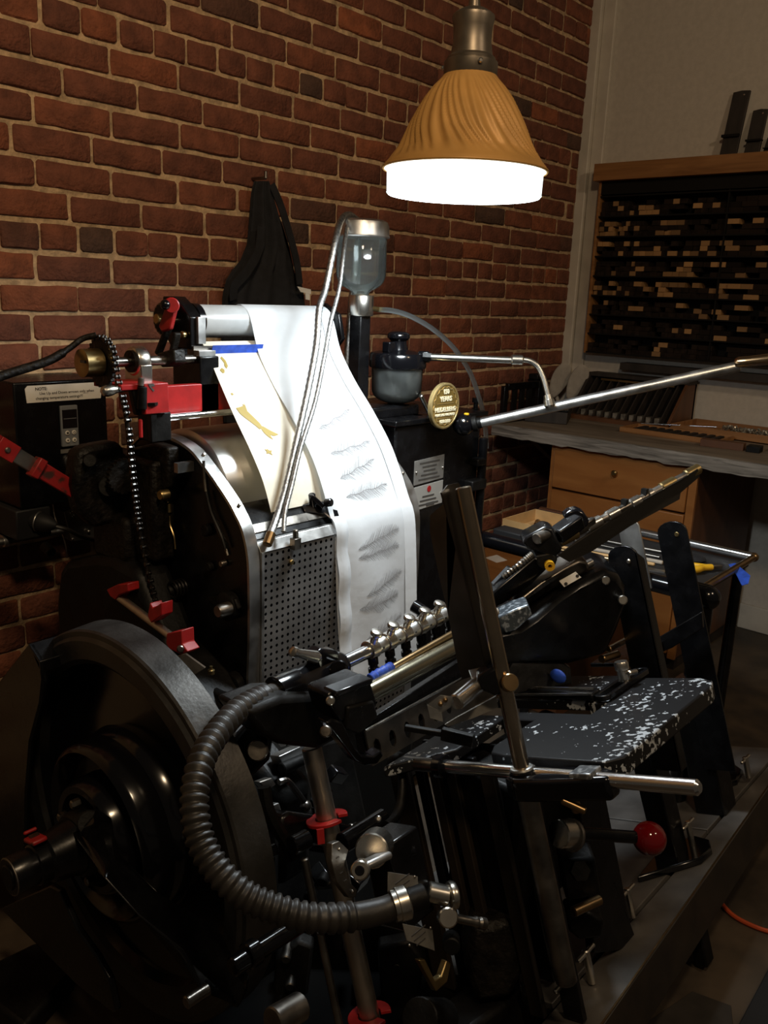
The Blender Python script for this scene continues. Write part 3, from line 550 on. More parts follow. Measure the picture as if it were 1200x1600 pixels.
P_('lever_tail', MB().bar((0.42, 1.65, 1.34), (0.74, 1.65, 1.103), 0.014, 0.036), m_red, 0.002, parent=lvr)
P_('lever_joint', MB().bar((0.77, 1.652, 1.082), (0.825, 1.652, 1.041), 0.010, 0.030), m_dsteel, 0.001, parent=lvr)
P_('lever_clip', MB().bar((0.808, 1.645, 1.052), (0.822, 1.645, 1.042), 0.026, 0.042), m_redw, 0.002, parent=lvr)
for t_ in ((0.757, 1.09), (0.905, .983), (0.955, .945)): P_('lever_rivet', MB().rod((t_[0], 1.645, t_[1]), (t_[0], 1.639, t_[1]), 0.006), m_dsteel, parent=lvr)
# --- gear housing lump behind the chain
gh = P_('gear_housing', MB().prism([(0.893,1.62,1.075),(0.919,1.62,1.083),(0.987,1.62,1.087),(1.004,1.62,1.071),(1.002,1.62,0.957),(0.987,1.62,0.909),(0.925,1.62,0.904),(0.89,1.62,0.947),(0.88,1.62,1.003)], (0, 0.05, 0)), m_oily, 0.012)
P_('housing_cap', MB().rod((0.96,1.62,0.992), (0.948,1.6,0.997), 0.022), m_cast, 0.0, parent=gh)
P_('housing_boss', MB().rod((0.918,1.62,1.053), (0.907,1.6,1.058), 0.014), m_cast, parent=gh)
P_('housing_gear', MB().gear((0.968,1.57,1.021), (0, 1, 0), 0.038, 0.012, 22), m_oily, parent=gh)
P_('housing_foot', MB().span((0.96, 1.56, 0.82), (1.03, 1.70, 0.93)), m_oily, 0.012)
P_('mechanism_block', MB().span((0.99, 1.50, 0.84), (1.045, 1.70, 1.06)), m_oily, 0.01)
P_('mechanism_cover', MB().prism([(1.01,1.608,1.072),(1.01,1.523,1.095),(1.01,1.473,1.092),(1.01,1.476,1.01),(1.01,1.554,0.954),(1.01,1.616,0.942)], (0.03, 0, 0)), m_oily, 0.006)
for n_, (p, rad, dpt, mm) in {'boss': ((1.044,1.512,0.991), .026, .03, m_black), 'boss_cap': ((1.01,1.477,0.994), .011, .02, m_brass), 'spindle': ((1.044,1.48,0.779), .016, .04, m_cast), 'follower': ((1.044,1.311,0.786), .030, .022, m_cast), 'follower_hub': ((1.02,1.289,0.791), .014, .03, m_dsteel), 'lower_roller': ((1.044,1.296,0.615), .028, .02, m_cast), 'frame_bolt': ((1.044,1.385,0.93), .013, .012, m_cast), 'lower_bolt': ((1.044,1.378,0.852), .010, .01, m_cast), 'link_pin': ((1.044,1.331,0.871), .007, .012, m_dsteel)}.items():
    P_(n_, MB().lathe(p, (-1, 0, 0), [(0, rad), (dpt * .8, rad), (dpt, rad * .8)], 24), mm, parent=lsf if n_ not in ('boss_cap', 'follower_hub') else None)
for k in range(4): P_('spindle_fin', MB().ring(V((1.03,1.461,0.788)) + V((-0.008 * k, 0, 0)), (1, 0, 0), .018, .0025, 22, 6), m_cast)
P_('follower_arm', MB().prism([(1.03,1.382,0.785),(1.03,1.329,0.806),(1.03,1.285,0.809),(1.03,1.273,0.79),(1.03,1.319,0.766)], (0.012, 0, 0)), m_cast, 0.003)
P_('frame_groove', MB().tube([(1.043,1.397,1.073),(1.043,1.39,1.008),(1.043,1.366,0.958),(1.043,1.333,0.911),(1.043,1.321,0.89)], 0.003, 6), m_dsteel)
P_('inner_rail', MB().tube([(1.036,1.381,1.013),(1.036,1.365,0.973),(1.036,1.334,0.932),(1.036,1.32,0.905)], 0.0035, 6), m_cast)
P_('grease_fitting', MB().lathe((1.03,1.501,0.947), (0, 0.1, 1), [(0, .003), (0, .006), (.016, .006), (.018, .004)], 10), m_brass)
P_('oil_line', MB().tube([(1.03,1.501,0.939),(1.03,1.5,0.919),(1.03,1.487,0.896),(1.03,1.483,0.869)], 0.0022, 6), m_brass)
P_('perforated_tab', MB().span((1.005, 1.432, 1.046), (1.045, 1.445, 1.066)), m_steel)
# --- red rod brackets above the flywheel, nameplate, oiler
rbar = P_('brake_rod', MB().rod((0.925,1.564,0.775), (0.925,1.343,0.736), 0.0085), m_colm)
for pts in ([(0.915,1.572,0.781),(0.915,1.528,0.804),(0.915,1.489,0.816),(0.915,1.488,0.799),(0.915,1.523,0.782),(0.915,1.538,0.766),(0.915,1.558,0.769)], [(0.912,1.405,0.798),(0.912,1.396,0.789),(0.912,1.378,0.8),(0.912,1.365,0.809),(0.912,1.366,0.782),(0.912,1.382,0.77),(0.912,1.403,0.755),(0.912,1.415,0.767)]): P_('rod_bracket', MB().prism(pts, (0.028, 0, 0)), m_red, 0.002, parent=rbar)
P_('rod_foot', MB().prism([(0.912,1.35,0.748),(0.912,1.3,0.77),(0.912,1.299,0.742),(0.912,1.281,0.732),(0.912,1.3,0.718),(0.912,1.343,0.718),(0.912,1.353,0.727)], (0.030, 0, 0)), m_redw, 0.002, parent=rbar)
P_('foot_bolt', MB().rod((0.905,1.294,0.735), (0.925,1.322,0.726), 0.007), m_dsteel, parent=rbar)
npl = P_('nameplate', MB().prism([(0.91,1.312,0.712),(0.91,1.285,0.726),(0.91,1.224,0.717),(0.91,1.261,0.69)], (0.002, 0, 0.002)), m_plate)
P_('casting_step', MB().prism([(0.93, 1.47, 0.60), (0.93, 1.47, 0.70), (0.93, 1.40, 0.685), (0.93, 1.30, 0.645), (0.93, 1.25, 0.60)], (0.10, 0, 0)), m_cast, 0.006)
P_('oil_cup', MB().lathe((0.95,1.258,0.681), (0, 0, 1), [(0, .007), (.008, .007), (.009, .003), (.016, .003)], 10), m_brass)
P_('small_pipe', MB().tube([(0.98,1.324,0.627),(0.98,1.278,0.619),(0.98,1.227,0.628),(0.98,1.187,0.652)], 0.012, 10), m_cast)
# --- flywheel: rim, web and hub in one casting
fy, fz = 1.20, 0.493
fw_ = P_('flywheel', MB().lathe((0.695, fy, fz), (1, 0, 0), [(0.012, .29), (0.004, .30), (0.0, .334), (0.004, .338), (0.006, .340), (0.006, .349), (0.010, .352), (0.062, .356), (0.066, .35), (0.066, .27)], 120, caps=False), m_rim, sharp=30)
P_('flywheel_web', MB().lathe((0.695, fy, fz), (1, 0, 0), [(0.012, .291), (0.03, .285), (0.038, .24), (0.038, .17), (0.02, .165), (0.012, .158), (0.010, .10), (0.016, .095)], 96, caps=False), m_gloss, parent=fw_)
P_('flywheel_back', MB().lathe((0.755, fy, fz), (1, 0, 0), [(0, .0), (0.004, .275)], 60, caps=False), m_cast, parent=fw_)
P_('flywheel_pulley', MB().lathe((0.655, fy, fz), (1, 0, 0), [(0.05, .162), (0.012, .160), (0.004, .155), (0.0, .148), (0.010, .140), (0.035, .132), (0.038, .08)], 80, caps=False), m_gloss, parent=fw_)
P_('clutch_ring', MB().lathe((0.640, fy, fz), (1, 0, 0), [(0.055, .105), (0.01, .100), (0.0, .094), (0.0, .082), (0.012, .078), (0.05, .07)], 60, caps=False), m_gloss, parent=fw_)
P_('hub', MB().lathe((0.615, fy, fz), (1, 0, 0), [(0, .02), (0, .052), (.006, .056), (.08, .060), (.09, .085)], 40), m_cast, parent=fw_)
for k in range(6): th = math.radians(60 * k + 15); P_('hub_bolt', MB().rod((0.642, fy + .068 * math.cos(th), fz + .068 * math.sin(th)), (0.625, fy + .068 * math.cos(th), fz + .068 * math.sin(th)), 0.008, n=6), m_dsteel, parent=fw_)
# bearing arm in front of the wheel
ba = P_('bearing_sleeve', MB().lathe((0.505, fy, fz), (1, 0, 0), [(0, .022), (0, .029), (.003, .031), (.040, .031), (.042, .034), (.060, .0345), (.064, .040), (.10, .046), (.115, .05)], 36), m_black)
P_('sleeve_rim', MB().ring((0.507, fy, fz), (1, 0, 0), .030, .0015, 32), m_dsteel, parent=ba)
P_('shaft_end', MB().rod((0.502, fy, fz), (0.52, fy, fz), 0.021), m_cast, parent=ba)
rt_ = P_('red_cover', MB().box((0.555, fy + 0.005, fz + 0.042), (0.026, 0.034, 0.008), Matrix.Rotation(-0.25, 3, 'X')), m_redw, 0.003, label='small red oil hole cover')
P_('cover_hinge', MB().rod((0.544, fy + 0.022, fz + 0.049), (0.566, fy + 0.022, fz + 0.049), 0.003), m_red, parent=rt_)
P_('cover_spring', MB().span((0.548, fy + 0.006, fz + 0.045), (0.563, fy + 0.014, fz + 0.048)), m_dsteel, parent=rt_)
P_('brake_lever', MB().prism([(0.606,1.166,0.542),(0.616,1.141,0.568),(0.621,1.108,0.563),(0.618,1.072,0.524),(0.636,1.005,0.469),(0.665,0.937,0.438),(0.675,0.902,0.442),(0.682,0.862,0.416),(0.687,0.829,0.396),(0.665,0.827,0.375),(0.632,0.862,0.415),(0.613,0.888,0.475),(0.572,0.937,0.532),(0.542,0.976,0.594)], VD * 0.03), m_black, 0.006)
P_('lever_boss', MB().rod((0.622,1.153,0.558), (0.65,1.202,0.524), 0.02), m_cast)
P_('cross_shaft', MB().rod((0.633,0.8,0.491), (0.765,0.8,0.485), 0.014), m_gloss)
P_('shaft_collar', MB().rod((0.659,0.8,0.492), (0.679,0.8,0.491), 0.019), m_gloss)
P_('shaft_stub', MB().rod((0.569,0.82,0.462), (0.607,0.82,0.46), 0.009), m_dsteel)
P_('lower_shaft', MB().rod((0.638,0.72,0.449), (0.691,0.72,0.439), 0.020), m_dsteel)
# sheet guards round the wheel
P_('wheel_guard', MB().prism([(0.66,1.407,0.783),(0.66,1.367,0.761),(0.66,1.362,0.728),(0.66,1.378,0.675),(0.66,1.429,0.578),(0.66,1.461,0.456),(0.66,1.485,0.315),(0.66,1.951,-0.048),(0.66,1.861,0.372),(0.66,1.565,0.641)], (0.012, 0, 0)), m_black, 0.004)
P_('wheel_guard', MB().prism([(0.61,1.281,0.375),(0.61,1.249,0.382),(0.61,1.198,0.336),(0.61,1.133,0.317),(0.61,1.095,0.296),(0.61,1.077,0.244),(0.61,1.088,0.233),(0.61,1.206,0.211),(0.61,1.32,0.208),(0.61,1.501,0.202)], (0.012, 0, 0)), m_black, 0.003)
P_('guard_flange', MB().prism([(0.66,1.407,0.783), (0.66,1.367,0.761), (0.66,1.365,0.74), (0.66,1.398,0.775)], (0.10, 0, 0)), m_black, 0.002)
P_('floor_foot', MB().prism([(0.541,1.553,0),(0.697,1.539,0),(0.713,1.409,0),(0.572,1.345,0)], (0, 0, 0.05)), m_cast, 0.01)
# ---------------------------------------------------------------- feeder head and sucker bar
fh = P_('feeder_head', MB().lathe((0.842, .95, .785), (1, 0, 0.02), [(0, .024), (0.002, .028), (.045, .029), (.05, .027), (.145, .027), (.155, .022), (.158, .018)], 32), m_gloss)
P_('head_clamp', MB().prism([(0.916,0.935,0.833),(0.935,0.935,0.839),(0.974,0.935,0.824),(0.987,0.935,0.793),(0.984,0.935,0.763),(0.948,0.935,0.766),(0.926,0.935,0.801)], (0, 0.03, 0)), m_gloss, 0.006, parent=fh)
P_('clamp_lever', MB().lathe((0.854,0.925,0.863), V((0.918,0.925,0.832)) - V((0.854,0.925,0.863)), [(0, .004), (.003, .0085), (.01, .009), (.015, .007), (.06, .0105), (.066, .008)], 16), m_nickel, parent=fh)
P_('clamp_nut', MB().rod((0.972,0.932,0.793), (0.954,0.915,0.803), 0.016), m_gloss, parent=fh)
P_('brass_neck', MB().rod((0.836, .95, .785), (0.862, .95, .7855), 0.0185), m_bronze, parent=fh)
sb = P_('sucker_bar', MB().rod((1.0, .95, .789), (1.40, .95, .8065), 0.0125, n=24), m_chrome)
for k in range(7):
    x = 1.072 + 0.0455 * k; z = .7922 + .0155 * (x - 1.072) / 0.33 + 0.001
    s_ = P_('sucker_clamp', MB().lathe((x - 0.010, .95, z), (1, 0, 0.04), [(0, .0165), (.001, .0178), (.019, .0178), (.020, .0165)], 24), m_nickel)
    P_('sleeve', MB().lathe((x + 0.0102, .95, z + .0005), (1, 0, 0.04), [(0, .0150), (.0235, .0150)], 24), m_steel, parent=s_)
    P_('thumb_screw', MB().lathe((x - .001, .944, z + 0.015), (0.08, -0.28, 1), [(0, .0072), (.010, .0072), (.0105, .0055), (.016, .0055), (.017, .0110), (.021, .0118), (.0245, .0105), (.026, .007)], 18), m_nickel, parent=s_)
    P_('suction_cup', MB().lathe((x - .001, .944, z - .014), (0, -0.18, -1), [(0, .0095), (.012, .0095), (.013, .0075), (.017, .0075), (.018, .0105), (.026, .0105), (.030, .0085)], 16), m_gloss, parent=s_)
    P_('set_screw', MB().rod((x + .018, .9352, z + .003), (x + .018, .9338, z + .003), 0.0022, n=8), m_screen, parent=s_)
P_('copper_rod', MB().rod((1.006,0.9,0.767), (1.36, .90, .797), 0.0072), m_bronze, label='thin copper coloured rod')
P_('blue_tape_wrap', MB().tube([(1.016, .9, .7712), (1.035, .9, .774), (1.06, .9, .7755), (1.072, .9, .7768)], 0.0085, 12, rfun=lambda t, i: 0.0084 + 0.0012 * math.sin(i * 2.1)), m_blue, label='blue tape wrapped round the copper rod')
P_('feed_roller', MB().rod((0.962, .87, .7665), (1.36, .87, .785), 0.0165, n=28), mat('pale_brass_roller', (0.55, 0.50, 0.36), 1, 0.22, 0.1, 20), label='pale brass feed roller')
pb = MB(); pL, pR = T(0.972, .585, 0), T(1.25, .585, 0)
a1 = .585
P_('roller_backing', MB().prism([T(0.97, .60, .955), T(1.37, .60, .990), T(1.37, .60, .93), T(0.97, .60, .90)], E2 * 0.02), m_black, 0.002)
# slotted rail: bar with oval slots cut through
def slot_rail():
    b = MB(); x0, x1 = 0.970, 1.37; h0, h1 = 0.885, 0.945; N = 10; st = (x1 - x0) / N
    for i in range(N):
        xa = x0 + i * st; cx = xa + st / 2; cz = (h0 + h1) / 2 + 0.0; hs = [(xa, h0), (cx, h0), (xa + st, h0), (xa + st, cz), (xa + st, h1), (cx, h1), (xa, h1), (xa, cz)]; o_ = len(b.v)
        sh = lambda x: 0.02 * (x - x0)
        ov = [(cx + .0085 * math.cos(math.radians(225 + 45 * k)), cz - 0.004 + .015 * math.sin(math.radians(225 + 45 * k))) for k in range(8)]
        for aa in (.590, .594): b.v += [tuple(T(x, aa, h + sh(x))) for x, h in hs] + [tuple(T(x, aa, h + sh(x))) for x, h in ov]
        for k in range(8):
            j = (k + 1) % 8; b.f += [(o_ + k, o_ + j, o_ + 8 + j, o_ + 8 + k), (o_ + 16 + k, o_ + 24 + k, o_ + 24 + j, o_ + 16 + j), (o_ + 8 + k, o_ + 8 + j, o_ + 24 + j, o_ + 24 + k), (o_ + k, o_ + 16 + k, o_ + 16 + j, o_ + j)]
    return b
P_('slotted_rail', slot_rail(), m_dsteel, sharp=30)
P_('rail_edge', MB().bar(T(0.97, .588, .947), T(1.37, .588, .955), 0.004, 0.003), m_nickel)
hb = P_('roller_bearing', MB().prism([(0.847,0.835,0.82),(0.858,0.835,0.825),(0.936,0.835,0.823),(0.946,0.835,0.811),(0.963,0.835,0.768),(0.961,0.835,0.758),(0.88,0.835,0.763),(0.862,0.835,0.781)], (0, 0.05, 0)), m_black, 0.005)
P_('bearing_screw', MB().rod((0.852,0.834,0.812), (0.844,0.826,0.817), 0.007), m_nickel, parent=hb)
P_('bearing_cap', MB().bar((0.856,0.84,0.822), (0.939,0.84,0.818), 0.03, 0.010), m_gloss, 0.003, parent=hb)
P_('bearing_block', MB().prism([(0.889,0.83,0.789),(0.949,0.83,0.779),(0.962,0.83,0.745),(0.914,0.83,0.73),(0.884,0.83,0.752)], (0, 0.03, 0)), m_cast, 0.004, parent=hb)
P_('trip_lever', MB().prism([(0.836,0.825,0.784),(0.849,0.825,0.785),(0.872,0.825,0.772),(0.903,0.825,0.715),(0.919,0.825,0.695),(0.949,0.825,0.681),(0.966,0.825,0.685),(0.973,0.825,0.673),(0.958,0.825,0.663),(0.926,0.825,0.673),(0.903,0.825,0.691),(0.864,0.825,0.745)], (0, 0.022, 0)), m_gloss, 0.003)
P_('trip_pivot', MB().rod((0.832,0.822,0.772), (0.819,0.81,0.782), 0.009), m_dsteel)
P_('head_casting', MB().prism([(0.743,0.9,0.808),(0.812,0.9,0.807),(0.925,0.9,0.773),(0.942,0.9,0.727),(0.959,0.9,0.684),(0.898,0.9,0.682),(0.813,0.9,0.724),(0.774,0.9,0.756)], (0, 0.08, 0)), m_cast, 0.01)
# --- tilted column, red collars, rods and brackets of the feeder
colm = P_('column', MB().rod(T(.915, .67, .935), T(.915, .67, .36), 0.0172, n=24), m_colm, label='polished steel feeder column')
def collar(h, R1):
    b = MB(); vs = []; fs = []; n = 22
    for i in range(n + 1):
        th = math.radians(20 + 320 * i / n)
        for r_, hh in ((.020, h), (R1, h), (R1, h + .006), (.020, h + .006)): vs.append(T(.915 + r_ * math.cos(th - 1.2), .67 + r_ * math.sin(th - 1.2), hh))
    for i in range(n):
        a = 4 * i; fs += [(a + k, a + (k + 1) % 4, a + 4 + (k + 1) % 4, a + 4 + k) for k in range(4)]
    fs += [(0, 1, 2, 3), tuple(4 * n + k for k in (3, 2, 1, 0))]
    return P_('red_collar', b.add(vs, fs), m_red, 0.001, label='red split collar on the column')
collar(.806, .036); collar(.458, .038)
P_('collar_tab', MB().bar((0.872,0.87,0.561), (0.868,0.863,0.539), 0.012, 0.006), m_red)
P_('slide_block', MB().prism([(0.847,0.935,0.567),(0.864,0.936,0.567),(0.926,0.924,0.534),(0.971,0.914,0.503),(1.006,0.906,0.482),(0.992,0.898,0.459),(0.939,0.905,0.477),(0.874,0.917,0.513),(0.835,0.928,0.546)], E2 * 0.05), m_black, 0.006)
P_('slide_sleeve', MB().rod((0.895,0.841,0.537), (0.998,0.84,0.536), 0.017), m_gloss)
P_('sleeve_bolt', MB().rod((0.946,0.81,0.572), (0.931,0.795,0.588), 0.005), m_nickel)
P_('thin_rod', MB().rod(T(.836, .65, .78), T(.832, .65, .36), 0.0065), m_dsteel)
P_('curved_arm', MB().tube([(0.982,0.82,0.538),(1.011,0.825,0.539),(1.038,0.836,0.554),(1.054,0.848,0.573),(1.063,0.859,0.59)], 0.0085, 10), m_cast)
P_('pivot_shaft', MB().rod((0.76,0.921,0.526), (0.82,0.921,0.525), 0.011), m_gloss)
P_('pivot_boss', MB().rod((0.823,0.886,0.546), (0.858,0.885,0.543), 0.016), m_gloss)
P_('curved_link', MB().tube([(0.81,0.938,0.636),(0.808,0.927,0.604),(0.816,0.916,0.573),(0.83,0.904,0.538),(0.837,0.896,0.512)], 0.011, 8), m_cast)
P_('pivot_plate', MB().prism([(0.775,0.976,0.715),(0.795,0.963,0.74),(0.813,0.943,0.744),(0.819,0.93,0.727),(0.809,0.926,0.687),(0.788,0.94,0.662),(0.773,0.948,0.636),(0.762,0.958,0.631),(0.762,0.966,0.65),(0.777,0.962,0.686)], VD * 0.03), m_black, 0.006)
P_('plate_pin', MB().rod((0.802,0.941,0.705), (0.785,0.925,0.717), 0.0165), m_dsteel)
P_('knurled_nut', MB().rod((0.727,0.882,0.534), (0.757,0.879,0.526), 0.014), m_bronze)
for nm, pts, kk in (('gripper_block', [(0.979,1.091,0.558),(1.035,1.091,0.557),(1.038,1.085,0.541),(0.984,1.085,0.539)], 0.03), ('gripper_block', [(0.888,1.041,0.565),(0.917,1.04,0.562),(0.923,1.035,0.547),(0.901,1.034,0.545)], 0.02), ('tie_block', [(0.891,1.025,0.52),(0.92,1.024,0.517),(0.922,1.019,0.503),(0.892,1.02,0.504)], 0.03)): P_(nm, MB().prism(pts, E2 * kk), m_steel if kk == 0.03 else m_dsteel, 0.002)
P_('link_rod', MB().tube([(0.915,1.019,0.563),(0.932,1.017,0.559),(0.947,1.01,0.536),(0.961,1,0.508)], 0.006, 8), m_chrome)
P_('link_joint', MB().sphere((0.962,0.998,0.502), 0.011), m_dsteel)
P_('gripper_shaft', MB().rod((0.971,1.075,0.541), (1.054,1.073,0.537), 0.012), m_cast)
rc_ = random.Random(3)
for k in range(16):
    u_, v_ = rc_.uniform(410, 560), rc_.uniform(1160, 1290); x_ = .98 + .10 * rc_.random() + .0006 * (u_ - 410); a_ = .86 + .10 * rc_.random(); h_ = .80 - .0018 * (v_ - 1160)
    c_ = T(x_, a_, h_)
    if k % 3 == 0: P_('linkage_rod', MB().rod(c_, c_ + V((rc_.uniform(.03, .07), rc_.uniform(-.02, .02), rc_.uniform(-.03, .03))), rc_.uniform(.005, .010)), m_dsteel if k % 2 else m_gloss)
    elif k % 3 == 1: P_('linkage_block', MB().box(c_, (rc_.uniform(.02, .05), rc_.uniform(.02, .04), rc_.uniform(.015, .03)), Euler((.3, rc_.uniform(-.6, .6), rc_.uniform(-.5, .5))).to_matrix()), m_gloss, 0.003)
    else: P_('linkage_boss', MB().rod(c_, c_ + V((-.02, -.012, 0)), rc_.uniform(.010, .018)), m_cast)
P_('linkage_bed', MB().prism([T(.95, 1.0, .40), T(1.30, 1.0, .40), T(1.30, 1.0, .80), T(1.10, 1.0, .84), T(.95, 1.0, .78)], E2 * .05), m_cast, 0.01)
P_('gap_dark_sheet', MB().prism([T(1.215, .50, .385), T(1.215, .70, .385), T(1.215, .70, .835), T(1.215, .50, .835)], (.008, 0, 0)), m_black, .002)  # black sheet added behind the channels to darken the gaps between them
P_('dark_cover_plate', MB().prism([(0.912,1.085,0.189),(0.957,1.055,0.241),(1.004,0.996,0.23),(1.055,0.942,0.242),(1.117,0.863,0.224),(1.157,0.796,0.167),(1.133,0.758,-0.001),(0.865,1.06,-0.017),(0.878,1.091,0.103)], VD * 0.04), m_cast, .008)  # upright plate and webs added, set edge-on to the lamp to stay black
P_('dark_cover_web', MB().prism([(0.9,1.009,0.2),(0.934,0.984,0.236),(0.952,0.96,0.226),(0.928,0.95,0.132),(0.925,0.918,0.04),(0.865,0.986,0.037)], VD * 0.03), m_cast, .006)
P_('dark_cover_web', MB().prism([(1.018,0.859,0.245),(1.059,0.817,0.259),(1.071,0.791,0.225),(1.035,0.77,0.064),(0.996,0.814,0.062)], VD * 0.03), m_cast, .006)
for u_ in [(0.917,0.995,0.215),(0.914,0.98,0.166),(0.997,0.913,0.24),(1,0.888,0.182),(1.051,0.839,0.208),(1.056,0.807,0.14)]: P_('base_bolt', MB().rod(V(u_) - VD * .02, V(u_) + VD * .03, .009), m_dsteel)
# quadrant, dial arm and round weight
qd = P_('quadrant', MB().prism([(0.777,0.75,0.642),(0.791,0.749,0.64),(0.805,0.743,0.621),(0.79,0.737,0.606),(0.791,0.73,0.584),(0.805,0.723,0.564),(0.799,0.72,0.556),(0.787,0.722,0.561),(0.771,0.732,0.591),(0.769,0.743,0.622)], E2 * 0.012), m_dsteel, 0.001)
for p in [(0.787,0.745,0.63),(0.794,0.723,0.567)]: P_('rivet', MB().sphere(p, 0.0028, 8, 5), m_nickel, parent=qd)
for k, p in enumerate([(0.781,0.742,0.621),(0.781,0.738,0.61),(0.782,0.734,0.599),(0.786,0.73,0.586)]): P_('scale_mark', MB().box(p, (0.006, 0.0006, 0.0015), TROT), m_ink, parent=qd)
P_('cam_drum', MB().rod((0.881,0.752,0.588), (0.839,0.728,0.609), 0.026), m_nickel)
P_('dial_arm', MB().bar((0.857,0.71,0.604), (0.797,0.713,0.611), 0.012, 0.022, E2), m_steel, 0.005)
P_('dial_boss', MB().rod((0.81,0.72,0.6), (0.779,0.696,0.625), 0.0135), m_nickel)
P_('boss_socket', MB().rod((0.78,0.697,0.624), (0.777,0.695,0.626), 0.007), m_screen)
P_('side_cap', MB().rod((0.925,0.741,0.554), (0.94,0.722,0.562), 0.009), m_gloss)
P_('brass_ring', MB().ring((0.974,0.761,0.522), E3, 0.014, 0.003), m_brass)
pm = P_('pump_body', MB().prism([T(.885, .50, .80), T(.955, .50, .80), T(.955, .50, .66), T(.885, .50, .66)], E2 * 0.06), m_black, 0.004)
for pts, nm in (([(0.871,0.72,0.56),(0.93,0.708,0.526),(0.923,0.698,0.497),(0.862,0.711,0.534)], 'pump_plate'), ([(0.878,0.692,0.479),(0.937,0.678,0.44),(0.933,0.668,0.409),(0.879,0.683,0.453)], 'lower_plate')):
    q_ = P_(nm, MB().prism(pts, E2 * 0.002), m_plate, 0.0005); c0 = sum((V(p) for p in pts), V()) / 4
    for sx in (-1, 1): P_('rivet', MB().sphere(c0 + EX * (0.026 * sx) - E2 * 0.001, 0.0025, 8, 5), m_nickel, parent=q_)
    for k in range(3): P_('etched_line', MB().box(c0 + E3 * (0.009 - 0.009 * k) - E2 * 0.0004, (0.034 - 0.006 * k, 0.0006, 0.002), TROT), m_ink, parent=q_)
vk = P_('valve_barrel', MB().rod((0.946,0.699,0.494), (0.969,0.675,0.486), 0.0165), m_nickel)
vc = P_('valve_cap', MB().lathe((0.969,0.675,0.486), V((0.85, -0.5, -0.05)), [(0, .016), (.002, .021), (.007, .0225), (.012, .021), (.013, .017)], 32), m_nickel, label='round nickel valve cap')
P_('cap_face', MB().lathe(V((0.969,0.675,0.486)) + V((0.85, -0.5, -0.05)).normalized() * .0128, V((0.85, -0.5, -0.05)), [(0, .0155), (.0012, .0155)], 24), m_dsteel, parent=vc)
ck = P_('crank_rod', MB().lathe((0.955,0.666,0.461), V((1.029,0.627,0.423)) - V((0.955,0.666,0.461)), [(0, .007), (.055, .0075), (.057, .009), (.062, .009), (.064, .006), (.068, .0095), (.078, .0095), (.081, .006)], 18), m_dsteel)
P_('crank_disc', MB().rod((0.96,0.67,0.456), (0.944,0.654,0.472), 0.0155), m_nickel, parent=ck)
P_('valve_nut', MB().rod((0.977,0.669,0.406), (0.952,0.65,0.415), 0.014), m_cast)
P_('valve_yoke', MB().prism([(0.897,0.671,0.413),(0.911,0.658,0.376),(0.919,0.65,0.352),(0.948,0.65,0.351),(0.965,0.657,0.372),(0.956,0.66,0.382),(0.937,0.655,0.367),(0.922,0.656,0.368),(0.91,0.669,0.408)], E2 * 0.012), m_brass, 0.002)
P_('round_weight', MB().rod((0.976,0.676,0.244), (0.89,0.659,0.317), 0.030), m_cast)
# --- ribbed suction hose
hp_ = [(0.845, .95, .785), (0.797, .935, .798), (0.741, .92, .802), (0.68, .89, .800), (0.631, .86, .789), (0.597, .83, .762), (0.582, .80, .726), (0.582, .765, .697), (0.597, .73, .670), (0.622, .70, .652), (0.656, .668, .636), (0.704, .645, .622), (0.745, .625, .619), (0.768, .612, .624)]
P_('ribbed_hose', MB().tube(hp_, 0.019, 14, k=16, rfun=lambda t, i: 0.0172 + 0.0026 * (1 if i % 4 < 2 else -0.35) if 0.05 < t < 0.86 else 0.0172), m_hose, sharp=60, label='ribbed dark rubber suction hose')
ff = P_('hose_ferrule', MB().lathe((0.758, .617, .622), V((0.024, -0.014, 0.004)), [(0, .0185), (.001, .0205), (.007, .0205), (.008, .0222), (.021, .0222), (.023, .020)], 28), m_nickel, label='bright metal hose ferrule')
P_('ferrule_socket', MB().rod((0.775, .607, .625), (0.80, .594, .629), 0.0165), m_cast)
# ---------------------------------------------------------------- column on the right of the bed, with plates and medal
co = P_('column_housing', MB().span((1.622, 1.38, 0.05), (1.99, 1.76, 1.095)), m_black, 0.006)
P_('housing_lid', MB().span((1.612, 1.372, 1.093), (1.80, 1.77, 1.108)), m_black, 0.003, parent=co)
P_('housing_lid', MB().span((1.81, 1.376, 1.09), (2.02, 1.77, 1.104)), m_black, 0.003, parent=co)
P_('lid_screw', MB().rod((1.756,1.42,1.102), V((1.756,1.42,1.102)) + V((0, 0, .006)), 0.014), m_steel, parent=co)
for (za, zb, nm, mm) in ((0.932, 0.997, 'maker_plate', m_plate), (0.862, 0.926, 'maker_plate', mat('pale_nameplate', (0.42, 0.41, 0.38), 0.4, 0.45))):
    q_ = P_(nm, MB().prism([(1.700, 1.378, za - .001), (1.700, 1.378, zb - .001), (1.826, 1.378, zb + .004), (1.826, 1.378, za + .004)], (0, 0.002, 0)), mm, 0.0005, parent=co)
    c0 = V((1.763, 1.3775, (za + zb) / 2 + .0015))
    for sx in (-1, 1): q2 = P_('plate_screw', MB().sphere(c0 + V((.056 * sx, -0.001, 0)), 0.003, 8, 5), m_nickel, parent=co)
    for k, wd in enumerate((.085, .06, .05, .07, .09)):
        if za < .9 and k in (0, 1): continue
        P_('etched_line', MB().box(c0 + V((0, 0, .022 - .011 * k)), (wd, 0.0008, 0.0042)), m_ink, parent=co)
    if za < .9: P_('red_emblem', MB().rod(c0 + V((0.002, 0, .019)), c0 + V((0.002, -.0008, .019)), 0.0085), m_redw, parent=co); P_('black_cartouche', MB().box(c0 + V((0.01, -0.0002, -.0235)), (0.034, 0.001, 0.009)), m_ink, parent=co)
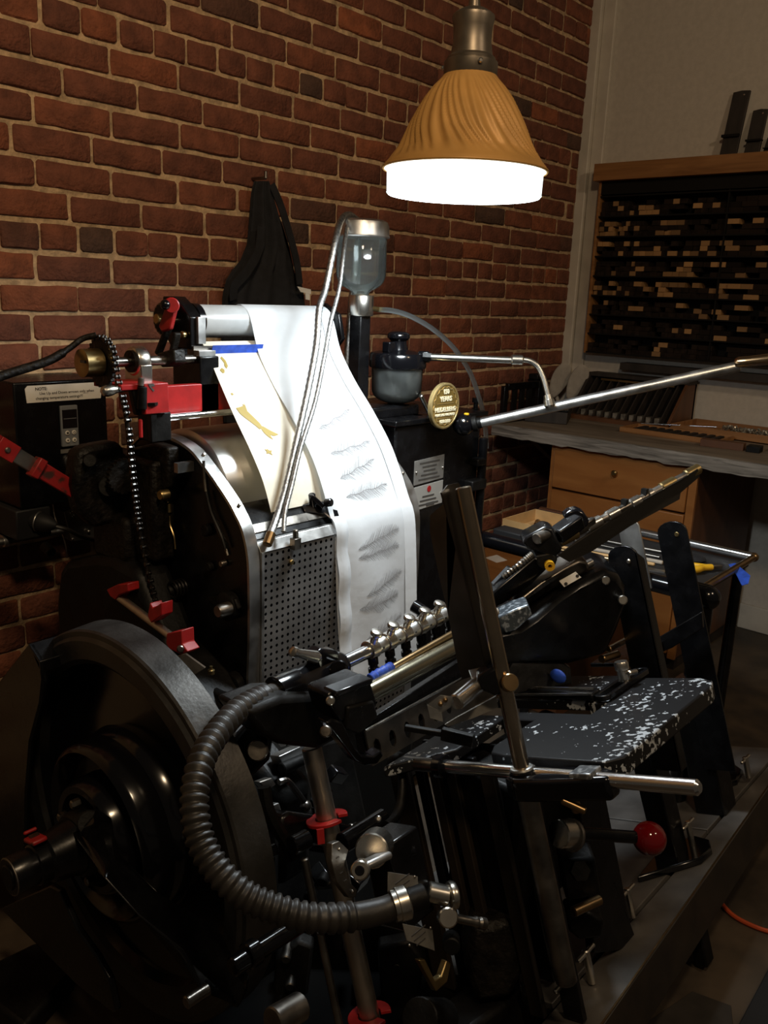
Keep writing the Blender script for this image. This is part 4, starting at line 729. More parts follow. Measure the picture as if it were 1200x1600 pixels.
md = P_('medal', MB().lathe((1.754, 1.342, 1.142), (0, -1, 0), [(0, .056), (.002, .0595), (.012, .0595), (.0135, .0575), (.0135, .054), (.0122, .0535)], 56), m_gold, label='gold coloured commemorative medal')
P_('medal_field', MB().lathe((1.754, 1.3298, 1.142), (0, -1, 0), [(0, .0535), (.0003, .0535)], 48), m_golddk, parent=md)
my = 1.3293
for body, size, z in (('150', .0165, 1.1735), ('YEARS', .0175, 1.155), ('HEIDELBERG', .0155, 1.1285), ('1850-2000', .0105, 1.0995)):
    text('medal_lettering', body, size, (1.754, my, z), (1, 0, 0), (0, 0, 1), m_letter, md, 0.0012, 'CENTER', 0.0007)
text('medal_lettering', 'PRINTING MACHINES', .0085, (1.754, my, 1.117), (1, 0, 0), (0, 0, 1), m_letter, md, 0.001, 'CENTER', 0.0005)
for z, wd in ((1.1485, .07), (1.111, .075)): P_('medal_rule', MB().box((1.754, my, z), (wd, .0015, .0012)), m_gold, parent=md)
wr = MB()
for k in range(34):
    th = 2 * math.pi * k / 34
    wr.box((1.754 + .0478 * math.cos(th), my, 1.142 + .0478 * math.sin(th)), (.0085, .002, .0026), Matrix.Rotation(-th + (0.5 if k % 2 else -0.5) + math.pi / 2, 3, 'Y'))
P_('medal_wreath', wr, m_gold, parent=md)
P_('medal_stay', MB().rod((1.737,1.4,1.164), (1.782,1.4,1.109), 0.006), m_nickel)
# long throw-off rod
tk = P_('rod_knob', MB().sphere((1.845, 1.335, 1.086), 0.030, 20, 12), m_gloss)
thr = P_('throw_rod', MB().rod((1.862,1.302,1.091), (2.194,0.757,1.275), 0.0132), m_steel, label='long polished throw-off rod')
P_('rod_collar', MB().lathe((1.855,1.313,1.088), V((2.189,0.761,1.273)) - V((1.855,1.313,1.088)), [(0, .02), (.006, .021), (.012, .021), (.014, .015), (.024, .015)], 20), m_cast, parent=thr)
P_('rod_grip', MB().lathe((2.181,0.766,1.283), V((2.19,0.677,1.3)) - V((2.181,0.766,1.283)), [(0, .004), (.002, .010), (.010, .0135), (.03, .0125), (.2, .0155), (.206, .013)], 24), m_warmgrip, parent=thr, label='chrome rod grip with warm reflected light painted in')
P_('oil_nipple', MB().rod((1.842, 1.325, 1.112), (1.842, 1.325, 1.118), .007), m_yellow, parent=tk)
P_('stop_screw', MB().lathe((2.059,1.45,1.097), (0, 0, 1), [(0, .012), (.004, .012), (.005, .007), (.02, .007), (.021, .012), (.034, .012)], 14), m_black)
for (u, y_) in ((1.995, 1.37), (2.02, 1.42)): P_('vertical_pipe', MB().rod((u, y_, 0.45), (u, y_, 1.03), 0.013), m_black)
P_('pipe_bracket', MB().span((1.93, 1.352, 0.885), (2.0, 1.385, 0.915)), m_cast, 0.004)
P_('pipe_bracket', MB().span((1.95, 1.352, 0.955), (1.99, 1.385, 0.975)), m_cast, 0.004)
P_('lower_link', MB().rod((1.398,1.12,0.748), (1.411,1.08,0.731), 0.014), m_gloss)
P_('red_guard_tab', MB().span((1.605, 1.40, 0.985), (1.612, 1.45, 1.035)), m_red)
# oil reservoir on its post
arm = P_('reservoir_arm', MB().span((1.52, 1.43, 1.103), (1.775, 1.53, 1.136)), m_black, 0.008)
P_('arm_foot', MB().span((1.63, 1.44, 1.085), (1.75, 1.53, 1.11)), m_black, parent=arm)
P_('reservoir_post', MB().span((1.588, 1.482, 1.13), (1.626, 1.52, 1.362)), m_black, 0.003)
P_('jar_socket', MB().lathe((1.607, 1.5, 1.360), (0, 0, 1), [(0, .030), (.002, .0315), (.048, .0315), (.050, .030)], 32), m_nickel)
jx, jy = 1.604, 1.5
jar = P_('reservoir_jar', MB().lathe((jx, jy, 0), (0, 0, 1), [(1.405, .021), (1.416, .021), (1.422, .030), (1.430, .046), (1.442, .057), (1.458, .062), (1.55, .062), (1.553, .058)], 40, caps=False), m_glass, sharp=70, label='clear glass oil reservoir jar')
P_('jar_inner', MB().lathe((jx, jy, 0), (0, 0, 1), [(1.412, .017), (1.424, .026), (1.433, .042), (1.446, .053), (1.460, .0585), (1.55, .0585)], 40, caps=False), m_glass, parent=jar, sharp=70)
P_('jar_lid', MB().lathe((jx, jy, 0), (0, 0, 1), [(1.546, .062), (1.546, .0665), (1.549, .0685), (1.553, .0665), (1.574, .0655), (1.583, .062), (1.588, .052), (1.589, .03)], 44), m_steel, parent=jar, label='pressed steel jar lid')
P_('jar_tube', MB().tube([(1.60, 1.505, 1.545), (1.603, 1.505, 1.50), (1.601, 1.505, 1.435)], .004, 8), m_tube, parent=jar)
P_('brass_elbow', MB().rod((1.605,1.478,1.38), (1.655,1.478,1.376), 0.0065), m_brass)
P_('clear_tube', MB().tube([(1.646,1.478,1.376),(1.691,1.464,1.374),(1.752,1.45,1.359),(1.83,1.435,1.325),(1.905,1.42,1.274),(1.966,1.41,1.21),(2,1.4,1.143),(2.036,1.4,1.076),(2.056,1.4,0.99)], 0.0068, 10), m_tube, label='clear plastic oil tube')
# second jar with black cap and spray pipe
bx_, by_ = 1.722, 1.47
bw = P_('oiler_bowl', MB().lathe((bx_, by_, 0), (0, 0, 1), [(1.137, .022), (1.139, .030), (1.145, .048), (1.155, .060), (1.168, .066), (1.235, .068)], 40, caps=False), m_bowl, sharp=70, label='clear glass oiler bowl')
P_('oiler_residue', MB().lathe((bx_, by_, 0), (0, 0, 1), [(1.163, .0595), (1.185, .0625), (1.232, .064)], 36, caps=False), mat('milky_residue', (0.15, 0.145, 0.14), 0, 0.3, col2=(0.42, 0.41, 0.40), vscale=16, lo=.4, hi=.6), parent=bw)
P_('oiler_liquid', MB().lathe((bx_, by_, 0), (0, 0, 1), [(1.141, .026), (1.147, .044), (1.157, .056), (1.163, .06)], 32), mat('milky_oil', (0.30, 0.29, 0.27), 0, 0.25), parent=bw)
oc_ = P_('oiler_cap', MB().lathe((bx_, by_, 0), (0, 0, 1), [(1.230, .068), (1.230, .074), (1.236, .0755), (1.262, .0745), (1.268, .070), (1.272, .05), (1.276, .026), (1.290, .022), (1.30, .021)], 44), m_gloss, label='glossy black oiler cap')
P_('oiler_knob', MB().lathe((bx_, by_, 1.296), (0, 0, 1), [(0, .018), (.004, .024), (.010, .0295), (.018, .0295), (.023, .026), (.026, .018), (.027, .008)], 24), m_gloss, parent=oc_)
P_('cap_lug', MB().span((bx_ - .058, by_ - .02, 1.270), (bx_ - .032, by_ + .005, 1.297)), m_gloss, 0.003, parent=oc_)
P_('bowl_stem', MB().rod((bx_, by_, 1.118), (bx_, by_, 1.14), 0.021), m_black, parent=bw)
P_('cap_outlet', MB().bar((bx_ + .05, by_ - .05, 1.258), (1.741,1.399,1.263), 0.03, 0.028), m_gloss, 0.004, parent=oc_)
P_('outlet_nut', MB().lathe((1.739,1.401,1.263), V((1.754,1.384,1.262)) - V((1.739,1.401,1.263)), [(0, .0115), (.022, .0115)], 6), m_black, parent=oc_)
sp = P_('spray_pipe', MB().rod((1.752,1.386,1.262), (1.892,1.224,1.262), 0.0095), m_nickel, label='nickel spray pipe')
P_('pipe_union', MB().rod((1.888,1.23,1.263), (1.91,1.205,1.263), 0.0135, c=.004), m_nickel, parent=sp)
P_('pipe_bend', MB().tube([(1.906,1.21,1.264),(1.92,1.192,1.262),(1.931,1.174,1.249),(1.936,1.158,1.222),(1.937,1.146,1.194),(1.937,1.136,1.168)], 0.0075, 12), m_nickel, parent=sp)
P_('spray_nozzle', MB().lathe((1.937,1.141,1.179), V((1.936,1.13,1.148)) - V((1.937,1.141,1.179)), [(0, .0115), (.012, .012), (.013, .0145), (.028, .0145), (.033, .009)], 20), m_nickel, parent=sp)
# two flexible metal conduits from the jar top down to the bed ledge
def flex(pts, r, nm, m, label, k=14):
    return P_(nm, MB().tube(pts, r, 10, k=k, rfun=lambda t, i: r * (1.0 + (0.07 if i % 2 else -0.07))), m, sharp=75, label=label)
flex([(1.643,1.58,1.18),(1.656,1.59,1.279),(1.675,1.6,1.378),(1.679,1.59,1.507),(1.674,1.58,1.583),(1.625,1.55,1.596),(1.571,1.52,1.597),(1.512,1.485,1.576),(1.459,1.45,1.521),(1.413,1.43,1.423),(1.375,1.41,1.378),(1.343,1.385,1.299),(1.296,1.36,1.205),(1.236,1.33,1.102),(1.18,1.3,1.017),(1.132,1.275,0.961),(1.09,1.25,0.931)], 0.0078, 'braided_conduit', m_braid, 'thick braided steel conduit')
flex([(1.676,1.6,1.245),(1.684,1.605,1.345),(1.699,1.608,1.476),(1.692,1.592,1.572),(1.658,1.572,1.597),(1.606,1.54,1.594),(1.555,1.504,1.577),(1.503,1.461,1.521),(1.451,1.424,1.424),(1.394,1.392,1.351),(1.346,1.363,1.272),(1.295,1.337,1.18),(1.23,1.31,1.092),(1.18,1.283,1.02),(1.146,1.264,0.975),(1.125,1.245,0.939)], 0.0052, 'spiral_conduit', m_braid, 'thin spiral steel conduit')
P_('conduit_boot', MB().rod((1.095,1.248,0.944), (1.076,1.24,0.923), 0.010), m_bronze)
P_('conduit_clip', MB().span((1.148, 1.236, 0.898), (1.166, 1.252, 0.922)).rod((1.157, 1.244, 0.912), (1.157, 1.244, 0.94), .006), m_dsteel, 0.001)
# ---------------------------------------------------------------- delivery gripper and its drive housing
gd = V((1.827,0.689,1.069)) - V((1.496,0.831,0.938)); gdn = gd.normalized()
hub = P_('gripper_housing', MB().prism([(1.272,0.836,0.775),(1.31,0.837,0.797),(1.358,0.819,0.798),(1.402,0.809,0.811),(1.452,0.799,0.839),(1.506,0.778,0.864),(1.56,0.752,0.881),(1.596,0.735,0.868),(1.618,0.727,0.84),(1.618,0.722,0.802),(1.581,0.718,0.757),(1.541,0.718,0.712),(1.471,0.763,0.697),(1.345,0.88,0.698)], VD * 0.16), m_black, 0.014)
P_('housing_rib', MB().tube([V(p) - VD * 0.004 for p in [(1.371,0.841,0.758),(1.441,0.813,0.781),(1.517,0.779,0.813),(1.593,0.741,0.832)]], 0.006, 8), m_black, parent=hub)
P_('housing_bolt', MB().rod((1.593,0.764,0.851), (1.558,0.746,0.864), 0.009), m_nickel, parent=hub)
P_('housing_plug', MB().rod((1.619,0.734,0.809), (1.584,0.716,0.823), 0.010), m_nickel, parent=hub)
P_('slide_face', MB().prism([(1.31,0.842,0.821),(1.337,0.818,0.839),(1.355,0.801,0.848),(1.356,0.791,0.828),(1.331,0.81,0.799),(1.317,0.823,0.793)], VD * 0.05), mat('spotted_blue_steel', (0.10, 0.12, 0.14), 0.7, 0.3, col2=(0.45, 0.50, 0.55), vscale=120, lo=0.5, hi=0.62), 0.003)
P_('shaft_housing', MB().prism([(1.386,0.848,0.82),(1.401,0.85,0.836),(1.441,0.828,0.864),(1.482,0.803,0.89),(1.513,0.786,0.907),(1.531,0.777,0.902),(1.539,0.773,0.885),(1.525,0.796,0.869),(1.493,0.831,0.832),(1.467,0.861,0.799),(1.457,0.878,0.785)], VD * 0.08), m_dsteel, 0.005)
wlb = P_('white_tag', MB().prism([V(p) for p in [(1.465,0.8,0.87),(1.49,0.779,0.889),(1.495,0.769,0.879),(1.47,0.791,0.859)]], VD * 0.003), m_white)
for p in [(1.472,0.789,0.866),(1.49,0.775,0.882)]: P_('tag_hole', MB().rod(p, V(p) - VD * 0.001, 0.0035), m_ink, parent=wlb)
P_('stub_shaft', MB().rod((1.538,0.804,0.875), (1.581,0.792,0.888), 0.009), m_nickel)
P_('crank_arm', MB().prism([(1.334,0.884,0.839),(1.362,0.875,0.866),(1.425,0.838,0.921),(1.444,0.828,0.917),(1.452,0.823,0.892),(1.433,0.845,0.857),(1.395,0.885,0.814),(1.381,0.91,0.801)], VD * 0.04), m_black, 0.005)
P_('spring_rod', MB().tube([(1.379,0.879,0.878),(1.398,0.864,0.896),(1.418,0.849,0.917),(1.426,0.844,0.925)], 0.008, 10, k=14, rfun=lambda t, i: .0075 if i % 3 else .0055), m_dsteel)
P_('spring_arm', MB().bar((1.38,0.899,0.851), (1.41,0.879,0.89), 0.02, 0.018), m_black, 0.004)
P_('arm_ball', MB().sphere((1.346,0.896,0.867), 0.010), m_chrome)
P_('pin_rod', MB().rod((1.268,0.835,0.839), (1.295,0.835,0.841), 0.009), m_felt)
yk = P_('gripper_yoke', MB().prism([(1.416,0.863,0.946),(1.423,0.86,0.959),(1.451,0.835,0.98),(1.462,0.822,0.976),(1.464,0.811,0.953),(1.468,0.8,0.937),(1.455,0.808,0.919),(1.44,0.826,0.923),(1.431,0.839,0.93),(1.421,0.852,0.934)], VD * 0.05), m_black, 0.005)
P_('yoke_ear', MB().prism([(1.428,0.84,0.922),(1.452,0.816,0.931),(1.458,0.804,0.919),(1.452,0.805,0.903),(1.435,0.82,0.894),(1.427,0.833,0.902)], VD * 0.05), m_cast, 0.004)
P_('yoke_roller', MB().rod((1.427,0.839,0.957), (1.475,0.833,0.963), 0.012), m_dsteel, parent=yk)
P_('yoke_bore', MB().rod((1.439,0.84,0.955), (1.432,0.836,0.957), 0.006), m_screen, parent=yk)
P_('grease_cup', MB().disc_ring((1.444,0.815,0.906), -VD, 0.012, 0.010, 0.004), m_yellow)
P_('tilt_block', MB().bar((1.479,0.826,0.956), (1.533,0.806,0.985), 0.035, 0.030), m_black, 0.005)
P_('clamp_block', MB().prism([(1.509,0.829,0.993),(1.519,0.822,1.003),(1.53,0.811,1.007),(1.538,0.8,1.002),(1.543,0.787,0.985),(1.538,0.788,0.972),(1.526,0.8,0.969),(1.512,0.821,0.981)], VD * 0.03), m_gloss, 0.004)
bladep = [V(p) for p in [(1.489,0.822,0.914),(1.546,0.808,0.941),(1.657,0.749,1.006),(1.753,0.699,1.053),(1.811,0.683,1.075),(1.838,0.687,1.054),(1.779,0.701,1.024),(1.749,0.69,1.016),(1.646,0.746,0.964),(1.56,0.784,0.917),(1.502,0.802,0.902)]]
P_('gripper_blade', MB().prism(bladep, VD * 0.004), mat('dark_blade', (0.07, 0.065, 0.058), 1, 0.42), 0.0)
gb = P_('gripper_bar', MB().rod((1.485,0.828,0.938), (1.835,0.69,1.072), 0.0085), m_dsteel)
for a_, b_ in ((.02, .14), (.20, .30), (.34, .42), (.50, .57), (.62, .66), (.72, .82), (.90, 1.0)):
    p0, p1 = V((1.485,0.828,0.938)), V((1.835,0.69,1.072)); P_('bar_sleeve', MB().rod(p0.lerp(p1, a_), p0.lerp(p1, b_), 0.0118), m_nickel if a_ not in (.02, .72, .90) else m_brass, parent=gb)
for a_ in (.17, .46, .60): p = V((1.485,0.828,0.938)).lerp(V((1.835,0.69,1.072)), a_); P_('bar_finger', MB().box(p + V((0, 0, .012)), (.012, .012, .014)), m_cast, parent=gb)
P_('bar_stop', MB().bar((1.531,0.802,0.967), (1.567,0.79,0.982), 0.012, 0.014), m_dsteel, 0.002)
# ---------------------------------------------------------------- pile guides, rails and stock board (all square to the tilted bed)
rail = P_('cross_rail', MB().rod(T(1.07, .615, .851), T(1.07, .07, .853), 0.0112, c=.004, n=24), m_chrome, label='polished steel cross rail')
P_('rail_ball', MB().sphere(T(1.07, .632, .849), 0.0205, 20, 12), m_cast, parent=rail)
P_('rail_flat', MB().rod(T(1.07, .615, .851), T(1.07, .535, .851), 0.0122), m_dsteel, parent=rail)
P_('rail_collar', MB().rod(T(1.07, .538, .851), T(1.07, .518, .851), 0.0205), m_gloss, parent=rail)
grod = P_('guide_rod_tall', MB().rod(T(1.06, .352, .845), T(1.06, .352, 1.315), 0.0128, n=24), mat('bronze_tinted_steel', (0.42, 0.34, 0.25), 1, 0.24, 0.1, 20), label='tall polished pile guide rod')
P_('guide_plate', MB().prism([(1.085,0.812,1.109),(1.085,0.793,1.124),(1.085,0.78,1.119),(1.085,0.819,1.084),(1.085,0.842,1.063),(1.085,0.841,1.036),(1.085,0.816,0.963),(1.085,0.793,0.902),(1.085,0.766,0.818),(1.085,0.756,0.796),(1.085,0.703,0.83),(1.085,0.675,0.86),(1.085,0.747,0.981)], (0.003, 0, 0)), mat('tarnished_plate', (0.13, 0.115, 0.10), 1, 0.38, 0.2, 14), 0.0)
P_('guide_plate', MB().prism([(1.033,0.781,1.12),(1.052,0.784,1.129),(1.079,0.784,1.129),(1.086,0.781,1.12),(1.084,0.758,1.053),(1.087,0.72,0.944),(1.094,0.689,0.852),(1.08,0.684,0.838),(1.052,0.688,0.849),(1.052,0.717,0.932)], E2 * 0.003), mat('tarnished_plate_dark', (0.09, 0.08, 0.07), 1, 0.4, 0.2, 14), 0.0)
P_('lower_tube', MB().rod(T(1.06, .352, .83), T(1.06, .352, .515), 0.0172, n=24), m_dsteel)
P_('rod_seat', MB().rod(T(1.06, .352, .862), T(1.06, .352, .835), 0.021), m_gloss)
P_('rod_seat_ring', MB().ring(T(1.06, .352, .863), E3, .015, .004), m_steel)
P_('rail_clamp', MB().prism([T(1.04, .375, .858), T(1.055, .33, .858), T(1.10, .29, .858), T(1.105, .245, .862), T(1.085, .20, .862), T(1.055, .20, .862), T(1.045, .25, .86), T(1.035, .30, .858), T(1.025, .35, .858)], E3 * -0.036), m_gloss, 0.006)
P_('clamp_pad', MB().prism([T(1.05, .262, .866), T(1.085, .262, .866), T(1.085, .225, .868), T(1.05, .225, .868)], E3 * -0.01), mat('worn_pad', (0.16, 0.17, 0.18), 0.6, 0.3, col2=(0.5, 0.52, 0.54), vscale=90, lo=.5, hi=.6), 0.002)
def thandle(x, a, h, L=.058, nm='t_handle', along=EX, parent=None):
    o = P_(nm, MB().rod(T(x, a, h), T(x, a, h + L), .0072), m_nickel, label='nickel T-handle clamp screw'); c = T(x, a, h + L - .006)
    P_('handle_bar', MB().rod(c - along * .029, c + along * .029, .0042), m_nickel, parent=o)
    return o
tb = P_('wing_screw', MB().rod((1.054,0.526,0.708), (1.064,0.515,0.67), 0.008), m_bronze); P_('wing_bar', MB().rod((1.043,0.532,0.691), (1.056,0.498,0.682), 0.006), m_bronze, parent=tb)
kn = P_('clamp_wheel', MB().lathe((1.059,0.655,0.833), V((1.046,0.636,0.846)) - V((1.059,0.655,0.833)), [(0, .008), (.006, .008), (.007, .0135), (.014, .0142), (.020, .0142), (.022, .0125)], 26), m_bronze)
P_('rod_clamp', MB().prism([(1.027,0.688,0.843),(1.05,0.669,0.861),(1.062,0.653,0.857),(1.055,0.649,0.824),(1.042,0.659,0.813),(1.026,0.682,0.824)], VD * 0.03), m_gloss, 0.005)
P_('side_gauge', MB().rod((0.976,0.689,0.817), (1.043,0.694,0.825), 0.013), m_nickel)
sg = P_('gauge_shoe', MB().prism([(0.948,0.721,0.813),(0.963,0.709,0.828),(0.975,0.694,0.826),(0.971,0.694,0.813),(0.959,0.704,0.803),(0.949,0.717,0.806)], V((0, 0, -0.004))), m_steel, 0.001)
P_('shoe_side', MB().prism([(0.947,0.721,0.812),(0.96,0.703,0.803),(0.959,0.698,0.788),(0.947,0.714,0.793)], VD * 0.004), m_steel, parent=sg)
for p in [(0.958,0.704,0.816),(0.964,0.7,0.822)]: P_('shoe_screw', MB().sphere(p, 0.004), m_bronze, parent=sg)
P_('gauge_wing', MB().prism([(1.004,0.727,0.755),(1.018,0.716,0.766),(1.066,0.675,0.802),(1.065,0.669,0.785),(1.036,0.695,0.767),(1.007,0.723,0.752)], VD * 0.003), m_plate)
P_('gauge_plate', MB().bar((1.044,0.712,0.832), (1.069,0.687,0.841), 0.03, 0.006), m_steel, 0.001)
# stock board with an L-shaped notch
def board():
    pts = [(1.095, .225), (1.12, .205), (1.46, .205), (1.495, .215), (1.512, .245), (1.515, .40), (1.36, .40), (1.36, .36), (1.30, .36), (1.30, .53), (1.26, .53), (1.26, .455), (1.13, .455), (1.10, .44), (1.092, .41)]
    return MB().prism([T(x, a, .869) for x, a in pts], E3 * -.030)
sbd = P_('stock_board', board(), m_board, 0.003, label='black stock board with chipped paint')
P_('board_extension', MB().prism([T(1.37, .405, .869), T(1.53, .405, .869), T(1.53, .62, .869), T(1.37, .62, .869)], E3 * -.02), m_board, 0.003)
lbk2 = MB(); 
def slot_bar(p0, p1, wd, t, m, nm):   # flat bar with a long slot: two rails and two ends
    p0, p1 = V(p0), V(p1); d = (p1 - p0).normalized(); u = d.cross(E3).normalized(); L = (p1 - p0).length; b = MB(); n = 10; out = []; inn = []
    for cen, s0 in ((p0, 90), (p1, -90)):
        for k in range(n + 1):
            th = math.radians(s0 + 180 * k / n); v_ = d * math.cos(th) + u * math.sin(th); out.append(cen + v_ * wd / 2); inn.append(cen + v_ * wd / 4)
    N_ = len(out); vs = out + inn + [p + E3 * t for p in out] + [p + E3 * t for p in inn]; fs = []
    for i in range(N_):
        j = (i + 1) % N_; fs += [(i, j, N_ + j, N_ + i), (2 * N_ + i, 3 * N_ + i, 3 * N_ + j, 2 * N_ + j), (i, 2 * N_ + i, 2 * N_ + j, j), (N_ + i, N_ + j, 3 * N_ + j, 3 * N_ + i)]
    return P_(nm, b.add(vs, fs), m, 0.0012)
slot_bar(T(1.375, .372, .872), T(1.525, .372, .872), .034, .010, m_black, 'slotted_gauge')
st_ = P_('gauge_stop', MB().prism([T(1.355, .385, .872), T(1.39, .385, .872), T(1.41, .62, .872), T(1.39, .62, .872)], E3 * .016), m_black, 0.004)
P_('stop_rib', MB().bar(T(1.372, .39, .892), T(1.40, .60, .884), .004, .004), m_nickel, parent=st_)
P_('stop_rib', MB().bar(T(1.358, .385, .886), T(1.365, .60, .880), .004, .004), m_nickel, parent=st_)
gk = P_('gauge_screw', MB().lathe(T(1.46, .372, .880), E3, [(0, .012), (.02, .011), (.022, .0135), (.034, .0140), (.038, .012)], 20), m_nickel, label='nickel gauge screw')
P_('screw_pin', MB().rod(T(1.45, .355, .897), T(1.475, .352, .893), .0055), m_nickel, parent=gk)
P_('side_lay', MB().prism([(1.342,0.825,0.711),(1.373,0.839,0.709),(1.468,0.776,0.699),(1.48,0.764,0.688),(1.457,0.746,0.668),(1.354,0.821,0.653)], VD * 0.012), m_black, 0.004)
P_('blue_lay_pad', MB().sphere((1.42,0.759,0.692), .018, 14, 8, .3, 1, .8), m_blue)
P_('rail_bracket', MB().bar((1.025,0.826,0.704), (1.057,0.771,0.702), 0.010, 0.010).bar((1.057,0.771,0.702), (1.076,0.718,0.701), 0.012, 0.022), m_cast, 0.002)
P_('under_plate', MB().prism([T(1.02, .62, .862), T(1.28, .62, .868), T(1.28, .53, .868), T(1.12, .53, .862)], E3 * -.02), m_board, 0.003)
P_('board_lift', MB().span((1.14, 0.66, 0.30), (1.45, 0.80, 0.60)), m_cast, 0.01)
# far guides
def slab(x, a0, a1, h0, h1, nm, m, t=.006, hole=None, round_=True):
    n = 8; w_ = (a1 - a0); pts = [T(x, a0, h0), T(x, a1, h0)]
    for k in range(n + 1): th = math.pi * k / n; pts.append(T(x, a1 - w_ / 2 + w_ / 2 * math.cos(th), h1 - w_ / 2 * .7 + w_ / 2 * .7 * math.sin(th)))
    return P_(nm, MB().prism(pts, (t, 0, 0)), m, 0.001)
g1 = slab(1.955, .412, .486, .50, 1.118, 'far_guide', m_black); P_('guide_hole', MB().rod(T(1.953, .438, 1.085), T(1.9565, .438, 1.085), .006), m_brass, parent=g1)
g2 = slab(1.70, .418, .488, .60, 1.108, 'near_guide', m_black); P_('guide_flange', MB().prism([T(1.70, .418, .60), T(1.70, .418, 1.09), T(1.73, .418, 1.07), T(1.73, .418, .60)], E2 * .004), m_black, parent=g2)
P_('guide_hole', MB().rod(T(1.697, .44, 1.072), T(1.7015, .44, 1.072), .005), m_nickel, parent=g2)
slab(2.0, .552, .61, .95, 1.132, 'silver_guide', m_steel)
P_('guide_bracket', MB().prism([(1.9,0.798,0.598),(1.9,0.665,0.729),(1.9,0.657,0.69),(1.9,0.722,0.621),(1.9,0.785,0.571)], (0.012, 0, 0)), m_black, 0.002)
P_('bracket_shelf', MB().prism([T(1.72, .60, .84), T(1.92, .60, .84), T(1.92, .50, .84), T(1.72, .50, .84)], E3 * -.01), m_black, 0.002)
P_('bracket_pins', MB().rod((1.627,0.756,0.688), (1.745,0.771,0.671), .007).rod((1.57,0.742,0.687), (1.639,0.739,0.679), .009), m_bronze)
P_('guide_post', MB().bar(T(2.0, .50, .38), T(2.0, .50, .72), .075, .075, E2), m_black, 0.003)
P_('guide_post', MB().bar(T(1.735, .500, .38), T(1.74, .515, .72), .06, .055, E2), m_black, 0.003)
for i, (a_, wd) in enumerate((((1.15,0.87,0.418), .050), ((1.17,0.836,0.424), .022), ((1.15,0.79,0.457), .020), ((1.15,0.754,0.475), .022), ((1.17,0.726,0.478), .030), ((1.15,0.68,0.511), .030), ((1.17,0.621,0.53), .040))):
    ac = V(a_).dot(E2); xx = a_[0] - 0.03
    P_('pile_channel', MB().prism([T(xx, ac - wd / 2, .385), T(xx, ac + wd / 2, .385), T(xx, ac + wd / 2, .838), T(xx, ac - wd / 2, .838)], (.012, 0, 0)), m_chan if i in (0, 2, 3, 5) else m_black, 0.002)
P_('side_channel', MB().prism([(1.331,0.645,0.521),(1.42,0.635,0.492),(1.414,0.549,0.243),(1.429,0.53,0.186),(1.276,0.553,0.255)], E2 * .02), m_black, 0.003)
# tilted bed plate with its T slot
bed = P_('bed_plate', MB().prism([T(1.17, .478, .38), T(1.88, .478, .38), T(1.88, 1.02, .38), T(1.17, 1.02, .38)], E3 * -.02), m_bed, 0.002)
P_('bed_plate_far', MB().prism([T(1.886, .478, .38), T(2.42, .478, .38), T(2.42, 1.02, .38), T(1.886, 1.02, .38)], E3 * -.02), m_bed, 0.002)
P_('slot_floor', MB().prism([T(1.08, .44, .368), T(2.42, .44, .368), T(2.42, .49, .368), T(1.08, .49, .368)], E3 * -.01), m_screen)
P_('bed_edge', MB().prism([T(1.06, .368, .38), T(2.42, .44, .38), T(2.42, .468, .38), T(1.06, .466, .38)], E3 * -.008), m_bed, 0.001)
P_('bed_fascia', MB().prism([T(1.06, .370, .372), T(2.42, .442, .372), T(2.42, .468, .372), T(1.06, .466, .372)], E3 * -.092), m_chan, 0.002)
P_('dark_filler', MB().span((0.72, 0.74, 0.0), (1.14, 1.06, 0.14)), mat('dull_black_filler', (0.003, 0.003, 0.003), 0, 0.85, spec=0.05), 0.02)  # dull black filler added over the lit floor to keep this area dark
P_('dark_filler_block', MB().prism([T(.93, .53, .14), T(1.15, .53, .14), T(1.15, .53, .40), T(1.02, .53, .42), T(.93, .53, .38)], E2 * .10), m_cast, 0.01)  # second dark block put in so the low corner reads black
P_('edge_line', MB().bar(T(1.06, .3675, .3795), T(2.42, .4395, .3795), .003, .003), m_bronze)  # thin bronze line along the top edge of the bed
P_('bed_leg', MB().bar(T(1.69, .45, .29), T(1.69, .45, .168), .04, .03, E2), m_cast, 0.004)
P_('bed_leg', MB().bar(T(2.34, .52, .29), T(2.34, .52, .18), .04, .03, E2), m_cast, 0.004)
P_('foot_clamp', MB().prism([T(1.60, .52, .38), T(1.68, .455, .38), T(1.72, .425, .38), T(1.77, .42, .38), T(1.81, .44, .38), T(1.82, .48, .38), T(1.76, .53, .38)], E3 * .016), m_gloss, 0.004)
P_('foot_clamp', MB().prism([T(2.10, .60, .38), T(2.10, .53, .38), T(2.15, .50, .38), T(2.22, .51, .38), T(2.26, .55, .38), T(2.2, .62, .38)], E3 * .016), m_gloss, 0.004)
thandle(1.772, .465, .394); thandle((2.167,0.576,0.218)[0], V((2.167,0.576,0.218)).dot(E2), .394); thandle(1.470, .468, .382, .062); thandle(1.246, .438, .382, .064); thandle(1.152, .43, .382, .064)
ballx = V((1.331,0.502,0.495))
lv = P_('lever_rod', MB().rod((1.209,0.578,0.529), (1.32,0.515,0.496), .011), m_black)
P_('ball_knob', MB().sphere(ballx, .0298, 26, 16), m_ball, parent=lv, label='glossy dark red ball knob')
P_('lever_bush', MB().rod((1.16,0.592,0.545), (1.191,0.584,0.534), .024), m_nickel, parent=lv)
P_('lever_washer', MB().rod((1.185,0.583,0.535), (1.191,0.582,0.532), .028), m_dsteel, parent=lv)
P_('adjust_handle', MB().rod((1.204,0.571,0.377), (1.264,0.55,0.38), .009), m_bronze)
P_('adjust_block', MB().prism([(1.235,0.597,0.334),(1.263,0.569,0.345),(1.28,0.544,0.328),(1.271,0.542,0.298),(1.243,0.572,0.292),(1.233,0.59,0.308)], VD * .05), m_cast, 0.006)
